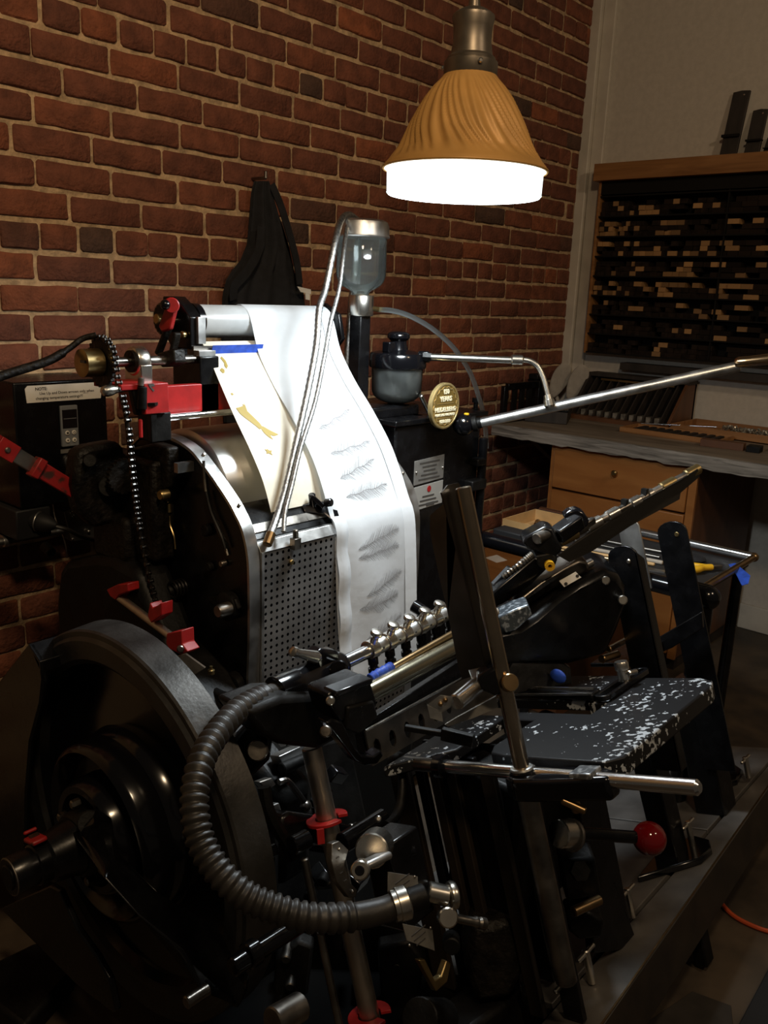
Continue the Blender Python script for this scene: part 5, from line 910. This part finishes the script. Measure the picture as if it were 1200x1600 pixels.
P_('hex_bolt', MB().lathe((1.222,0.578,0.448), (-.5, -.6, .5), [(0, .018), (.012, .018)], 6), m_cast)
P_('bolt_block', MB().prism([(1.235,0.621,0.438),(1.278,0.575,0.446),(1.275,0.553,0.379),(1.231,0.598,0.366)], VD * .05), m_cast, 0.006)
P_('dark_casting', MB().prism([(1.084,0.696,0.343),(1.13,0.648,0.357),(1.142,0.61,0.293),(1.109,0.622,0.226),(1.066,0.666,0.213),(1.062,0.696,0.277)], VD * .12), m_oily, 0.012)
# ================================================================ FOIL WEB AND SHEET
SP = [(1.612, 1.368), (1.590, 1.3782), (1.572, 1.3785), (1.550, 1.3655), (1.535, 1.338), (1.51, 1.275), (1.46, 1.208), (1.405, 1.150), (1.36, 1.098), (1.33, 1.058), (1.30, 1.005), (1.272, .948), (1.2585, .925), (1.249, .89), (1.240, .80), (1.233, .70), (1.226, .60), (1.222, .53)]
SPf = catmull([(0, y, z) for y, z in SP], 5)
def web(x0, x1, prof, nx, fold):
    b = MB(); vs = []; fs = []
    for p in prof:
        for k in range(nx + 1):
            t = k / nx; x = x0 + (x1 - x0) * t; q = fold(t, p)
            vs.append((x, p.y + q, p.z))
    n = len(vs); vs2 = [(x, y + .0006, z - .0003) for x, y, z in vs]
    for i in range(len(prof) - 1):
        for k in range(nx): a = i * (nx + 1) + k; fs += [(a, a + 1, a + nx + 2, a + nx + 1), (n + a, n + a + nx + 1, n + a + nx + 2, n + a + 1)]
    return b.add(vs + vs2, fs)
fw2 = thing('foil_web', (1.405, 1.3, 0.53), 'long white foil web with grey feather marks draped over the roller and guard', 'foil')
def foldf(t, p):
    lower = max(0, min(1, (1.02 - p.z) / .08)); e = max(0, (0.17 - t) / .17) + max(0, (t - .86) / .14)
    return -0.006 * math.sin(math.pi * t) * lower + .010 * e * lower * 0.6 - .003 * math.sin(t * 9 + p.z * 14) * (0.3 + .7 * lower)
link('web_film', web(1.285, 1.535, SPf, 26, foldf), m_film, fw2, sharp=80)
link('web_margin', web(1.506, 1.536, SPf[6:], 4, lambda t, p: -.004 - .010 * t), m_film, fw2, sharp=80)
link('web_margin', web(1.281, 1.318, SPf[56:], 4, lambda t, p: -.003 - .007 * (1 - abs(2 * t - 1)) + .003 * math.sin(p.z * 60)), m_film, fw2, sharp=80)
def spz(z):
    for i in range(12, len(SPf) - 1):
        a, b = SPf[i], SPf[i + 1]
        if b.z <= z <= a.z: t = (a.z - z) / max(1e-6, a.z - b.z); return a.y + (b.y - a.y) * t
    return 1.23
def feather(cx, cz, L, wd, ang, dens):
    b = MB(); r = random.Random(int(cx * 1000 + cz * 977)); cs, sn = math.cos(ang), math.sin(ang)
    def pt(u, v):
        x = cx + u * cs - v * sn; zz = cz + u * sn + v * cs; t = (x - 1.285) / .25
        y = spz(zz); return V((x, y + foldf(max(0, min(1, t)), V((0, y, zz))) - .0012, zz))
    def quad(p, q, w0, w1):
        d = (q - p).normalized(); s_ = V((-d.z, 0, d.x)); b.add([p - s_ * w0, p + s_ * w0, q + s_ * w1, q - s_ * w1], [(0, 1, 2, 3)])
    dens = int(dens * 2.4); wd *= 1.25; n = 16
    for i in range(n): u0 = -L / 2 + L * i / n; u1 = u0 + L / n; quad(pt(u0, .002 * math.sin(i)), pt(u1, .002 * math.sin(i + 1)), .0007, .0006)
    for i in range(dens):
        u = -L / 2 + L * (i + .5) / dens + r.uniform(-.0015, .0015); f = math.sin(math.pi * min(1, (i + 2) / dens)) ** .6
        for s_ in (-1, 1):
            ln = wd / 2 * f * r.choice((.45, .75, .9, 1.0, 1.12)) * r.uniform(.85, 1.1); quad(pt(u, 0), pt(u + .006 + ln * .55, s_ * ln), .00045, .0002)
    return link('printed_feather', b, m_greyink, fw2, smooth=False)
for cx, cz, L, wd, ang, dn_ in ((1.408, 1.13, .13, .040, .25, 26), (1.413, 1.07, .14, .035, .10, 30), (1.408, 1.025, .13, .036, .22, 26), (1.413, .978, .14, .034, .08, 30), (1.412, .872, .14, .036, .16, 34), (1.412, .842, .14, .034, .02, 34), (1.428, .762, .13, .034, .24, 30), (1.412, .722, .135, .036, .04, 34), (1.428, .655, .13, .034, .22, 30), (1.412, .615, .13, .036, .04, 34)): feather(cx, cz, L, wd, ang, dn_)
S2 = [(1.545, 1.3), (1.527, 1.287), (1.510, 1.262), (1.487, 1.228), (1.434, 1.155), (1.385, 1.094), (1.345, 1.038), (1.326, 1.0), (1.316, .975), (1.312, .964)]
S2f = catmull([(0, y, z) for y, z in S2], 5)
sh = thing('printed_sheet', (1.28, 1.4, 0.93), 'cream sheet printed with a gold mermaid hanging behind the white web', 'sheet')
link('sheet_paper', web(1.15, 1.50, S2f, 12, lambda t, p: -.012 * math.sin(math.pi * min(1, t * 1.3)) * max(0, min(1, (1.28 - p.z) / .1)) * max(0, min(1, (p.z - .96) / .1))), m_paper, sh, sharp=80)
def s2y(x, z):
    t = (x - 1.15) / .35; 
    for i in range(len(S2f) - 1):
        a, b = S2f[i], S2f[i + 1]
        if b.z <= z <= a.z: u = (a.z - z) / max(1e-6, a.z - b.z); y = a.y + (b.y - a.y) * u; break
    else: y = 1.4
    return y - .012 * math.sin(math.pi * min(1, max(0, t) * 1.3)) * max(0, min(1, (1.28 - z) / .1)) * max(0, min(1, (z - .96) / .1)) - .0012
def ink(nm, pts):
    q = [V((p[0], s2y(p[0], p[2]), p[2])) for p in pts]; b = MB(); c = sum(q, V()) / len(q); c.y = s2y(c.x, c.z)
    b.add(q + [c], [(i, (i + 1) % len(q), len(q)) for i in range(len(q))]); return link(nm, b, m_goldink, sh, smooth=False)
ink('gold_tail', [(1.187,1.43,1.171),(1.186,1.42,1.178),(1.185,1.41,1.171),(1.181,1.4,1.175),(1.182,1.39,1.165),(1.192,1.385,1.151),(1.202,1.38,1.136),(1.205,1.375,1.127),(1.195,1.37,1.123),(1.189,1.378,1.131),(1.178,1.385,1.142),(1.166,1.392,1.155),(1.162,1.4,1.167)])
ink('gold_fin', [(1.199,1.375,1.126),(1.206,1.375,1.129),(1.219,1.375,1.12),(1.236,1.375,1.11),(1.223,1.375,1.108),(1.214,1.375,1.111),(1.216,1.375,1.101),(1.208,1.375,1.107),(1.201,1.375,1.116)])
ink('gold_hair', [(1.177,1.46,1.267),(1.182,1.46,1.27),(1.188,1.46,1.261),(1.188,1.46,1.25),(1.182,1.46,1.245),(1.179,1.46,1.251),(1.182,1.46,1.256)])
ink('gold_arm', [(1.163,1.46,1.243),(1.17,1.46,1.247),(1.175,1.46,1.243),(1.172,1.46,1.237),(1.167,1.46,1.236)])
ink('gold_star', [(1.19,1.35,1.086),(1.194,1.35,1.082),(1.201,1.35,1.082),(1.196,1.35,1.077),(1.198,1.35,1.072),(1.19,1.35,1.077),(1.183,1.35,1.076),(1.187,1.35,1.081),(1.183,1.35,1.086),(1.188,1.35,1.084)])
ink('gold_dot', [(1.164,1.44,1.196),(1.169,1.44,1.197),(1.171,1.44,1.193),(1.166,1.44,1.192)])
tpb = link('blue_tape', MB().prism([(1.158, 1.512, 1.294), (1.158, 1.520, 1.270), (1.30, 1.520, 1.268), (1.30, 1.512, 1.294)], (0, 0.001, 0)), m_blue)
tag(tpb, 'strip of blue tape holding the cream sheet below the grey roller', 'tape')
P_('sheet_bar', MB().span((1.115, 1.522, 1.268), (1.50, 1.545, 1.292)), m_dsteel)
P_('roller_crossbar', MB().span((1.13, 1.60, 1.26), (1.56, 1.62, 1.29)), m_black)
# ================================================================ TOOL TABLE
TX0, TX1, TY0, TY1, TZ = 2.03, 2.435, 0.728, 1.41, 0.735
tt = thing('tool_table', (2.2, 1.08, 0.0), 'black pipe-frame tool table with a rubber tray top behind the press', 'table')
def tp(name, mb, m, b=0.0, label=None):
    o = link(name, mb, m, tt, b)
    if label: o['label'] = label
    return o
tp('tray_top', MB().span((TX0 + .02, TY0 + .01, TZ - .03), (TX1, TY1, TZ - .018)), m_rubber, 0.003)
tp('front_rail', MB().rod((TX0, TY0 - .02, TZ - .01), (TX0, TY1 + .05, TZ - .01), .023, c=.006, n=24), m_gloss)
tp('rail_joint', MB().rod((TX0, TY1 - .02, TZ - .01), (TX0, TY1 + .06, TZ - .01), .030, c=.006), m_black)
tp('rail_joint', MB().rod((TX0, TY0 + .03, TZ - .01), (TX0, TY0 - .035, TZ - .01), .030, c=.006), m_gloss)
tp('rail_elbow', MB().sphere((TX0, TY0 - .028, TZ - .012), .031), m_gloss)
tp('back_rail', MB().rod((TX1, TY0, TZ), (TX1, TY1 + .02, TZ), .0125, c=.005, n=20), m_chrome, label='polished steel back rail')
tp('end_rail', MB().rod((TX0 + .01, TY0 - .005, TZ), (TX1, TY0, TZ), .0095), m_bronze)
tp('rail_corner', MB().sphere((TX1, TY0, TZ), .0135), m_bronze)
for x, y in ((TX0, TY0 - .02), (TX0, TY1 + .04), (TX1 - .02, TY0 + .03), (TX1 - .02, TY1)): tp('leg', MB().rod((x, y, 0), (x, y, TZ - .02), .024 if x == TX0 else .016), m_black)
zt = TZ - .018
# box of bits
cb_ = thing('card_tray', (2.33, 1.35, zt), 'shallow tan card tray of small metal parts at the far end of the tool table', 'tray')
bxp = [(2.17,1.43,0.735),(2.415,1.434,0.735),(2.384,1.309,0.735),(2.11,1.291,0.735)]; bx0, by0, bx1, by1 = 2.17, 1.225, 2.36, 1.40; hh = .04
for nm, a, b in (('tray_base', (bx0, by0, zt), (bx1, by1, zt + .003)), ('tray_wall', (bx0, by0, zt), (bx0 + .003, by1, zt + hh)), ('tray_wall', (bx1 - .003, by0, zt), (bx1, by1, zt + hh)), ('tray_wall', (bx0 + .003, by0, zt), (bx1 - .003, by0 + .003, zt + hh)), ('tray_wall', (bx0 + .003, by1 - .003, zt), (bx1 - .003, by1, zt + hh))): link(nm, MB().span(a, b), m_tan, cb_)
for i in range(9):
    x, y = bx0 + .03 + .05 * (i % 3) + R.uniform(-.008, .008), by0 + .03 + .045 * (i // 3) + R.uniform(-.008, .008); rr = R.uniform(.006, .010)
    if i % 3 == 1: o = link('machine_nut', MB().disc_ring((x, y, zt + .003), (0, 0, 1), .010, rr + .004, rr * .5, 6), m_dsteel); tag(o, 'loose steel nut lying in the tan card tray', 'nut', 'loose parts in the card tray')
    else: o = link('machine_screw', MB().rod((x - .015, y, zt + .003 + rr), (x + .013, y + .01, zt + .003 + rr), rr * .7).rod((x + .012, y + .009, zt + .003 + rr), (x + .019, y + .012, zt + .003 + rr), rr), R.choice([m_brass, m_dsteel, m_bronze])); tag(o, 'loose metal screw lying in the tan card tray', 'screw', 'loose parts in the card tray')
dk = link('dark_block', MB().span((2.09, 1.25, zt), (2.15, 1.38, zt + .028)), m_rubber, bevel=.004); tag(dk, 'low black rubber block beside the tan card tray', 'block')
# rods, drivers and tape on the tray
rods = [((2.10, 1.20), (2.155, .93), .006, m_bronze, 'copper coloured rod lying nearest the front rail of the tool table'), ((2.135, 1.20), (2.19, .91), .005, m_tan, 'pale wooden stick lying along the middle of the tool table'), ((2.18, 1.16), (2.22, .90), .006, m_felt, 'off-white stick lying beside the pale wooden stick'), ((2.24, 1.19), (2.27, .93), .004, m_dsteel, 'thin dark steel rod lying toward the back rail'), ((2.30, 1.13), (2.33, .90), .005, m_dsteel, 'dark steel rod lying against the back rail')]
for (a, b, r_, m_, lb_) in rods:
    o = link('rod_stick', MB().rod((*a, zt + r_), (*b, zt + r_), r_), m_); tag(o, lb_, 'rod')
sd = thing('screwdriver', (2.07, 1.0, zt), 'screwdriver with blue handle lying on the tool table behind the guides', 'screwdriver')
link('handle', MB().lathe((2.065, 1.06, zt + .010), (0.02, -1, 0), [(0, .006), (.004, .010), (.03, .0085), (.07, .010), (.078, .006)], 12), mat('blue_handle', (0.05, 0.12, 0.22), 0, .3), sd)
link('blade', MB().rod((2.0665, .982, zt + .010), (2.069, .86, zt + .010), .003), m_chrome, sd)
wr_ = link('ring_spanner', MB().disc_ring((2.06, .94, zt), (0, 0, 1), .006, .016, .010).bar((2.063, .925, zt + .003), (2.08, .83, zt + .003), .010, .006), m_chrome); tag(wr_, 'small bright ring spanner lying near the front rail', 'spanner')
tg = link('metal_strip', MB().box((2.15, .90, zt + .002), (.02, .07, .003), Matrix.Rotation(.3, 3, 'Z')), m_steel); tag(tg, 'short flat bright metal strip lying between the sticks', 'strip')
bt2 = link('blue_tape', MB().box((2.03, 1.115, zt + .0015), (.025, .03, .001)), m_blue); tag(bt2, 'small scrap of blue tape lying by the front rail', 'tape')
pls = thing('pliers', (2.225, .82, zt), 'pliers with yellow handles lying on the black tool table', 'pliers')
link('handle', MB().tube([(2.160, .865, zt + .012), (2.180, .825, zt + .013), (2.210, .800, zt + .014), (2.235, .795, zt + .014), (2.260, .78, zt + .014)], .010, 10, rfun=lambda t, i: .0105 - .003 * abs(t - .45)), m_yellow, pls)
link('handle', MB().tube([(2.225, .90, zt + .010), (2.240, .86, zt + .010), (2.250, .82, zt + .011), (2.260, .785, zt + .012)], .008, 10), m_yellow, pls)
link('jaw', MB().bar((2.260, .785, zt + .013), (2.290, .765, zt + .012), .012, .012), m_dsteel, pls, .002)
link('spring_wire', MB().tube([(2.175, .85, zt + .02), (2.170, .85, zt + .045), (2.185, .845, zt + .048), (2.190, .845, zt + .02)], .002, 6), m_nickel, pls)
dm = link('crumpled_rag', MB().sphere((2.31, .86, zt + .012), .03, 12, 8, 1.2, 1.5, .45), m_cloth); tag(dm, 'small crumpled black rag lying by the back rail of the tool table', 'rag')
bt3 = link('blue_tape', MB().prism([(2.285, .745, TZ + .006), (2.305, .735, TZ + .008), (2.285, .70, TZ - .002), (2.262, .678, TZ - .004), (2.235, .672, TZ - .018), (2.225, .684, TZ - .024), (2.255, .71, TZ - .010)], (0, 0, .0012)), m_blue)
tag(bt3, 'flap of blue tape stuck on the corner rail of the tool table', 'tape')
# ================================================================ WORKBENCH AND CABINET
wbn = thing('workbench', (3.48, 1.1, 0.0), 'long wooden workbench with chipped grey front edge along the white wall', 'workbench')
link('worktop', MB().span((3.10, 0.2, 0.843), (3.845, 2.075, 0.888)), m_bench, wbn, .003)
ed = MB(); n_ = 60
vs = []; fs = []
for i in range(n_ + 1):
    y = 2.08 - 1.88 * i / n_; j1 = R.uniform(-.002, .002); j2 = R.uniform(-.004, .004)
    vs += [(3.100, y, .888), (3.088 + j1, y, .886 + j1), (3.085 + j2 * .5, y, .866), (3.087 + j1, y, .838 + j2), (3.100, y, .838)]
for i in range(n_):
    a = 5 * i; fs += [(a + k, a + k + 1, a + k + 6, a + k + 5) for k in range(4)] + [(a + 4, a, a + 5, a + 9)]
link('chipped_edge', ed.add(vs, fs), m_benchedge, wbn, sharp=25)
link('edge_cap', MB().span((3.087, 2.075, .841), (3.845, 2.083, .888)), m_benchedge, wbn)
for y in (1.93,): link('wall_bracket', MB().prism([(3.16, y, .843), (3.84, y, .843), (3.84, y, .45)], (0, .03, 0)), m_dwood, wbn)
link('end_support', MB().span((3.15, .25, 0), (3.80, .30, .843)), m_cab, wbn)
cab = thing('drawer_cabinet', (3.48, 1.49, 0.0), 'brown wooden drawer cabinet standing under the workbench', 'cabinet')
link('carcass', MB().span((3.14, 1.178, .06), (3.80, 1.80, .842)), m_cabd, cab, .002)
link('plinth', MB().span((3.17, 1.19, 0), (3.80, 1.79, .06)), m_dwood, cab)
link('face_stile', MB().span((3.125, 1.175, .06), (3.141, 1.205, .842)), m_cab, cab, .001)
link('face_stile', MB().span((3.125, 1.785, .06), (3.141, 1.80, .842)), m_cab, cab, .001)
for z0, z1 in ((.655, .832), (.43, .645), (.08, .42)):
    d_ = link('drawer', MB().span((3.118, 1.208, z0), (3.142, 1.782, z1)), m_cab, cab, .003)
    if z0 > .4: link('knob', MB().lathe((3.118, 1.497, (z0 + z1) / 2 + .02), (-1, 0, 0), [(0, .006), (.012, .005), (.015, .011), (.024, .012), (.029, .008)], 18), m_brass, d_)[('label')] = 'small brass knob'
bxx = thing('storage_box', (2.72, 1.6, 0), 'brown wooden storage box on the floor between press and drawer cabinet', 'box')
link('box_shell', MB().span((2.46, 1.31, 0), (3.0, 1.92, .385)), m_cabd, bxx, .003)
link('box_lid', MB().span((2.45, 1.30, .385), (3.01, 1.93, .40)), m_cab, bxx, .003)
nb = link('paper_scrap', MB().prism([(2.74, 1.78, .4003), (2.80, 1.77, .4003), (2.83, 1.84, .4003), (2.76, 1.85, .4003)], (0, 0, .0008)), m_white)
tag(nb, 'small white paper scrap lying on the brown storage box', 'paper')
# things on the bench
bz = .888
fr = thing('iron_grate', (3.28, 2.08, bz), 'black iron grate standing against the brick wall at the bench end', 'grate')
link('frame_bars', MB().span((3.12, 2.05, bz), (3.15, 2.07, 1.05)).span((3.40, 2.05, bz), (3.43, 2.07, 1.06)).span((3.15, 2.05, 1.03), (3.40, 2.07, 1.06)).span((3.15, 2.05, bz), (3.40, 2.07, bz + .03)), m_black, fr, .002)
for k in range(3): link('inner_bar', MB().span((3.20 + .06 * k, 2.052, bz + .03), (3.225 + .06 * k, 2.066, 1.03)), m_cast, fr)
fr2 = thing('iron_block', (3.50, 2.12, bz), 'small dark iron block standing behind the spray nozzle on the bench', 'block')
link('block_body', MB().span((3.44, 2.09, bz), (3.54, 2.14, 1.06)), m_cast, fr2, .004)
link('block_head', MB().span((3.43, 2.08, 1.06), (3.50, 2.13, 1.085)), m_cast, fr2, .004)
db = thing('black_box', (3.55, 1.93, bz), 'long low black wooden box lying on the bench by the white trim', 'box')
link('box_body', MB().prism([(3.27, 2.035, bz), (3.55, 2.06, bz), (3.55, 1.96, bz), (3.34, 1.86, bz)], (0, 0, .055)), m_dwood, db, .003)
link('box_lid', MB().prism([(3.265, 2.04, bz + .055), (3.555, 2.065, bz + .055), (3.555, 1.955, bz + .055), (3.335, 1.855, bz + .055)], (0, 0, .010)), m_black, db, .002)
tb2 = link('tape_roll', MB().disc_ring((3.48, 1.97, bz + .065), (0, 0, 1), .02, .024, .014, 24), m_tan); tag(tb2, 'small tan tape roll sitting on the long black box', 'tape')
for i, (y, lab) in enumerate(((2.125, 'pale grey oval padded cup next to the brick wall at the bench corner'), (2.030, 'pale grey oval padded cup leaning beside the dark slatted rack'))):
    e = thing('padded_cup', (3.75, y, 1.0), lab, 'cup'); e['group'] = 'pair of oval cups in the bench corner'
    ax = V((-.85, -.5, .12)); u = V((0.1, -.35, .94)).normalized(); v_ = ax.normalized().cross(u).normalized(); c0 = V((3.72, y + .01, 1.035)); b = MB(); vs = []; n = 28
    for t, s_ in ((0, .80), (.003, .95), (.010, 1.0), (.022, 1.0), (.026, .9), (.024, .7)):
        for k in range(n): th = 2 * math.pi * k / n; vs.append(c0 + ax.normalized() * t + u * (.092 * s_ * math.sin(th)) + v_ * (.041 * s_ * math.cos(th) * (1.0 - .25 * math.sin(th) * -1)))
    fs = [(i2 * n + k, i2 * n + (k + 1) % n, (i2 + 1) * n + (k + 1) % n, (i2 + 1) * n + k) for i2 in range(5) for k in range(n)] + [tuple(range(n))[::-1], tuple(5 * n + k for k in range(n))]
    link('cup_pad', b.add(vs, fs), m_felt, e, sharp=60)
    link('cup_stem', MB().rod(c0 + u * -.06 + V((0.01, 0, 0)), (3.74, y - .01, bz), .010), m_felt, e)
# slatted rack of brass rules with a yellow strip
rk = thing('slug_rack', (3.76, 1.75, bz), 'dark wooden slatted rack with a yellow strip standing on the bench', 'rack')
link('rack_back', MB().span((3.82, 1.50, bz), (3.835, 1.99, 1.085)), m_dwood, rk)
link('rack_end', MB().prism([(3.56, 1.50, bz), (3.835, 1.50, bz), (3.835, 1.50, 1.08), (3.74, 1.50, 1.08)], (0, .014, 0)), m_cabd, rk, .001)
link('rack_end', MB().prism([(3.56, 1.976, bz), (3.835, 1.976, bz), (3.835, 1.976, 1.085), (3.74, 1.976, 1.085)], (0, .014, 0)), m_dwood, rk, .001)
link('rack_top', MB().span((3.735, 1.495, 1.075), (3.835, 1.995, 1.092)), m_dwood, rk, .002)
link('yellow_strip', MB().span((3.733, 1.56, 1.060), (3.736, 1.92, 1.069)), m_brass, rk)
for k in range(11): y = 1.545 + .040 * k; link('slat', MB().prism([(3.58, y, bz + .02), (3.82, y, bz + .02), (3.82, y, 1.07), (3.745, y, 1.07)], (0, .006, 0)), m_dwood, rk)
for k in range(10):
    y = 1.552 + .040 * k; o = link('metal_slug', MB().box((3.63, y + .016, bz + .032), (.05, .022, .022)), m_type); o['label'] = 'row end of metal slugs'; o.parent = rk; o.location = -V(rk.location) + V(o.location) if False else o.location
    C.objects.unlink(o); bpy.data.objects.remove(o)
    link('slug_row', MB().box((3.63, y + .016, bz + .030), (.05, .022, .024)).box((3.70, y + .016, bz + .030), (.05, .020, .022)), m_type, rk)
link('rack_floor', MB().span((3.56, 1.50, bz), (3.83, 1.99, bz + .018)), m_cabd, rk)
tyt = thing('type_tray', (3.6, 1.35, bz), 'shallow brown wooden type tray lying on the bench', 'tray')
def tray(th, x0, x1, y0, y1, h, m):
    for a, b in (((x0, y0, bz), (x1, y1, bz + .006)), ((x0, y0, bz), (x0 + .008, y1, bz + h)), ((x1 - .008, y0, bz), (x1, y1, bz + h)), ((x0 + .008, y0, bz), (x1 - .008, y0 + .008, bz + h)), ((x0 + .008, y1 - .008, bz), (x1 - .008, y1, bz + h))): link('tray_side' if a[2] + h == b[2] else 'tray_floor', MB().span(a, b), m, th, .001)
tray(tyt, 3.36, 3.53, 1.20, 1.62, .022, m_oak)
for k in range(10):
    o = link('type_slug', MB().box((3.445, 1.24 + .036 * k, bz + .013), (.12, .018, .014)), m_dwood); tag(o, 'dark type slug lying in the shallow wooden type tray', 'slug', 'slugs in the type tray')
tr2 = thing('type_case', (3.65, 1.2, bz), 'brown wooden type case against the white wall holding bright metal type', 'tray')
tray(tr2, 3.56, 3.835, .85, 1.485, .035, m_oak)
ty = MB()
for k in range(420): ty.box((3.70 + R.uniform(-.03, .05), .86 + .45 * R.random(), bz + .012 + R.uniform(0, .022)), (.012, .006, .007), Euler((R.uniform(-1, 1), R.uniform(-1, 1), R.uniform(0, 3))).to_matrix())
o = link('loose_type', ty, m_type, smooth=False); tag(o, 'heap of bright loose metal type in the wooden type case', 'type', kind='stuff')
fb = link('wood_furniture', MB().box((3.325, 1.17, bz + .014), (.045, .16, .028), Matrix.Rotation(.12, 3, 'Z')), m_cabd, bevel=.001); tag(fb, 'dark brown wooden bar lying on the bench before the type tray', 'wood bar')
fb = link('iron_quoin', MB().box((3.34, 1.055, bz + .012), (.06, .05, .024), Matrix.Rotation(.12, 3, 'Z')), m_cast, bevel=.002); tag(fb, 'small black iron block on the bench at the end of the dark wooden bar', 'iron block')
fb = link('composing_rule', MB().box((3.42, .93, bz + .010), (.05, .18, .02), Matrix.Rotation(.1, 3, 'Z')), m_black, bevel=.002); tag(fb, 'flat black iron bar lying on the bench at the right edge', 'iron bar')
fb = link('thin_needle', MB().rod((3.52, 1.60, bz + .024), (3.60, 1.30, bz + .040), .002), m_chrome); tag(fb, 'thin bright metal rod lying across the wooden trays', 'rod')
hs = thing('hanging_shelf', (3.8, 1.5, 1.10), 'narrow dark wooden shelf under the type cabinet on the white wall', 'shelf')
link('shelf_board', MB().span((3.79, 1.10, 1.112), (3.8675, 1.86, 1.145)), m_dwood, hs, .001)
link('shelf_end', MB().span((3.785, 1.09, 1.10), (3.8675, 1.10, 1.15)), m_oak, hs, .001)
# ================================================================ WALL CABINET OF WOOD FURNITURE
wc = thing('wall_rack', (3.82, 1.4, 1.18), 'dark wall rack of letterpress wood blocks with an oak top', 'rack')
link('oak_top', MB().span((3.745, .65, 1.952), (3.8675, 2.066, 2.026)), m_oak, wc, .002)
link('rack_back', MB().span((3.855, .70, 1.178), (3.8675, 2.045, 1.952)), m_case, wc)
link('rack_side', MB().span((3.772, 2.035, 1.178), (3.8675, 2.047, 1.952)), m_oak, wc, .001)
link('rack_header', MB().span((3.776, .70, 1.895), (3.855, 2.035, 1.952)), m_case, wc)
NS = 8; ph_ = (1.893 - 1.19) / NS
for k in range(NS + 1): link('shelf', MB().span((3.772, .70, 1.186 + ph_ * k - .006), (3.856, 2.035, 1.186 + ph_ * k)), m_case, wc)
for k, y in enumerate((1.44,)): link('divider', MB().span((3.775, y, 1.186), (3.855, y + .006, 1.893)), m_case, wc)
blocks = []
for s in range(NS):
    zb = 1.186 + ph_ * s; lite = (.10, .12, .32, .70, .30, .40, .45, .22)[s]
    for row in range(3):
        y = 2.030
        while y > 1.02:
            base = .024 if y > 1.85 else (.034 if y > 1.5 else .052)
            L = base * R.uniform(.8, 1.3)
            hgt = .021
            if y < 1.45 and y - L > 1.43: L = y - 1.446
            if R.random() < .93 - .12 * row:
                cl_ = 0.5 + 0.5 * math.sin(y * 23 + s * 2.1) ; p_l = lite * (0.35 + 1.0 * cl_) * (1.0 if y > 1.1 else .6)
                blocks.append((R.random() < p_l, y - L / 2, zb + hgt * row + .0003 * row, L - .0012, hgt, R.uniform(0, .012)))
            y -= L
light = [b for b in blocks if b[0]]; dark = [b for b in blocks if not b[0]]
light.sort(key=lambda b: -b[3]); dark.sort(key=lambda b: -b[3])
print('blocks', len(light), len(dark))
def blk_mesh(m):
    b = MB().span((0, -.5, 0), (1, .5, 1)); me = bpy.data.meshes.new('furniture_block'); me.from_pydata(b.v, [], b.f); me.materials.append(m); return me
def tint(m):   # each block gets its own shade from the per-object random value
    nt = m.node_tree; N = nt.nodes; b = N['Principled BSDF']; lk = b.inputs['Base Color'].links[0]; src = lk.from_socket
    oi = N.new('ShaderNodeObjectInfo'); mr = N.new('ShaderNodeMapRange'); mr.inputs['To Min'].default_value = .55; mr.inputs['To Max'].default_value = 1.35
    vm = N.new('ShaderNodeVectorMath'); vm.operation = 'SCALE'; nt.links.new(oi.outputs['Random'], mr.inputs['Value']); nt.links.new(src, vm.inputs[0]); nt.links.new(mr.outputs['Result'], vm.inputs['Scale']); nt.links.new(vm.outputs['Vector'], b.inputs['Base Color'])
tint(m_blk1); tint(m_blk2)
ml, mdk = blk_mesh(m_blk1), blk_mesh(m_blk2); left_over = MB(); cnt = 0
for b in light + dark:
    L_, y, z, wd, h_, off = b; x0 = 3.778 + off; dpt = 3.852 - x0
    if cnt < 300:
        o = bpy.data.objects.new('furniture_block', ml if L_ else mdk); C.objects.link(o); o.location = (x0, y, z); o.scale = (dpt, wd, h_ - .0006); cnt += 1
        tag(o, 'pale end of a wooden furniture block in the dark wall rack' if L_ else 'dark end of a wooden furniture block in the dark wall rack', 'wood block', 'pale wooden blocks in the wall rack' if L_ else 'dark wooden blocks in the wall rack')
    else: left_over.span((x0, y - wd / 2, z), (3.852, y + wd / 2, z + h_ - .0006))
if left_over.v: tag(link('small_blocks', left_over, m_blk2, smooth=False), 'remaining small dark wooden blocks packed in the wall rack', 'wood blocks', kind='stuff')
for i, (ya, yb, zt_, lean, lab) in enumerate(((1.522, 1.452, 2.287, .012, 'taller dark worn wooden plank leaning on the white wall above the oak top'), (1.420, 1.360, 2.208, .002, 'shorter dark worn wooden plank leaning on the white wall above the oak top'), (1.345, 1.30, 2.10, 0.0, 'short dark wooden plank at the right edge above the oak top'))):
    t_ = thing('dark_plank', (3.83, (ya + yb) / 2, 2.026), lab, 'plank')
    link('plank_board', MB().prism([(3.815, ya, 2.026), (3.85, ya - lean, zt_ - .004), (3.85, (ya + yb) / 2 - lean, zt_), (3.85, yb - lean, zt_ - .003), (3.815, yb, 2.026)], (.014, 0, 0)), m_dwood, t_, .002)
    link('plank_strap', MB().span((3.812, yb - .001, 2.026 + (zt_ - 2.026) * .30), (3.845, ya + .001, 2.026 + (zt_ - 2.026) * .34)), m_case, t_)
    link('plank_hole', MB().rod((3.8465, (ya + yb) / 2 - lean - .012, zt_ - .018), (3.851, (ya + yb) / 2 - lean - .012, zt_ - .018), .004), m_nickel, t_)
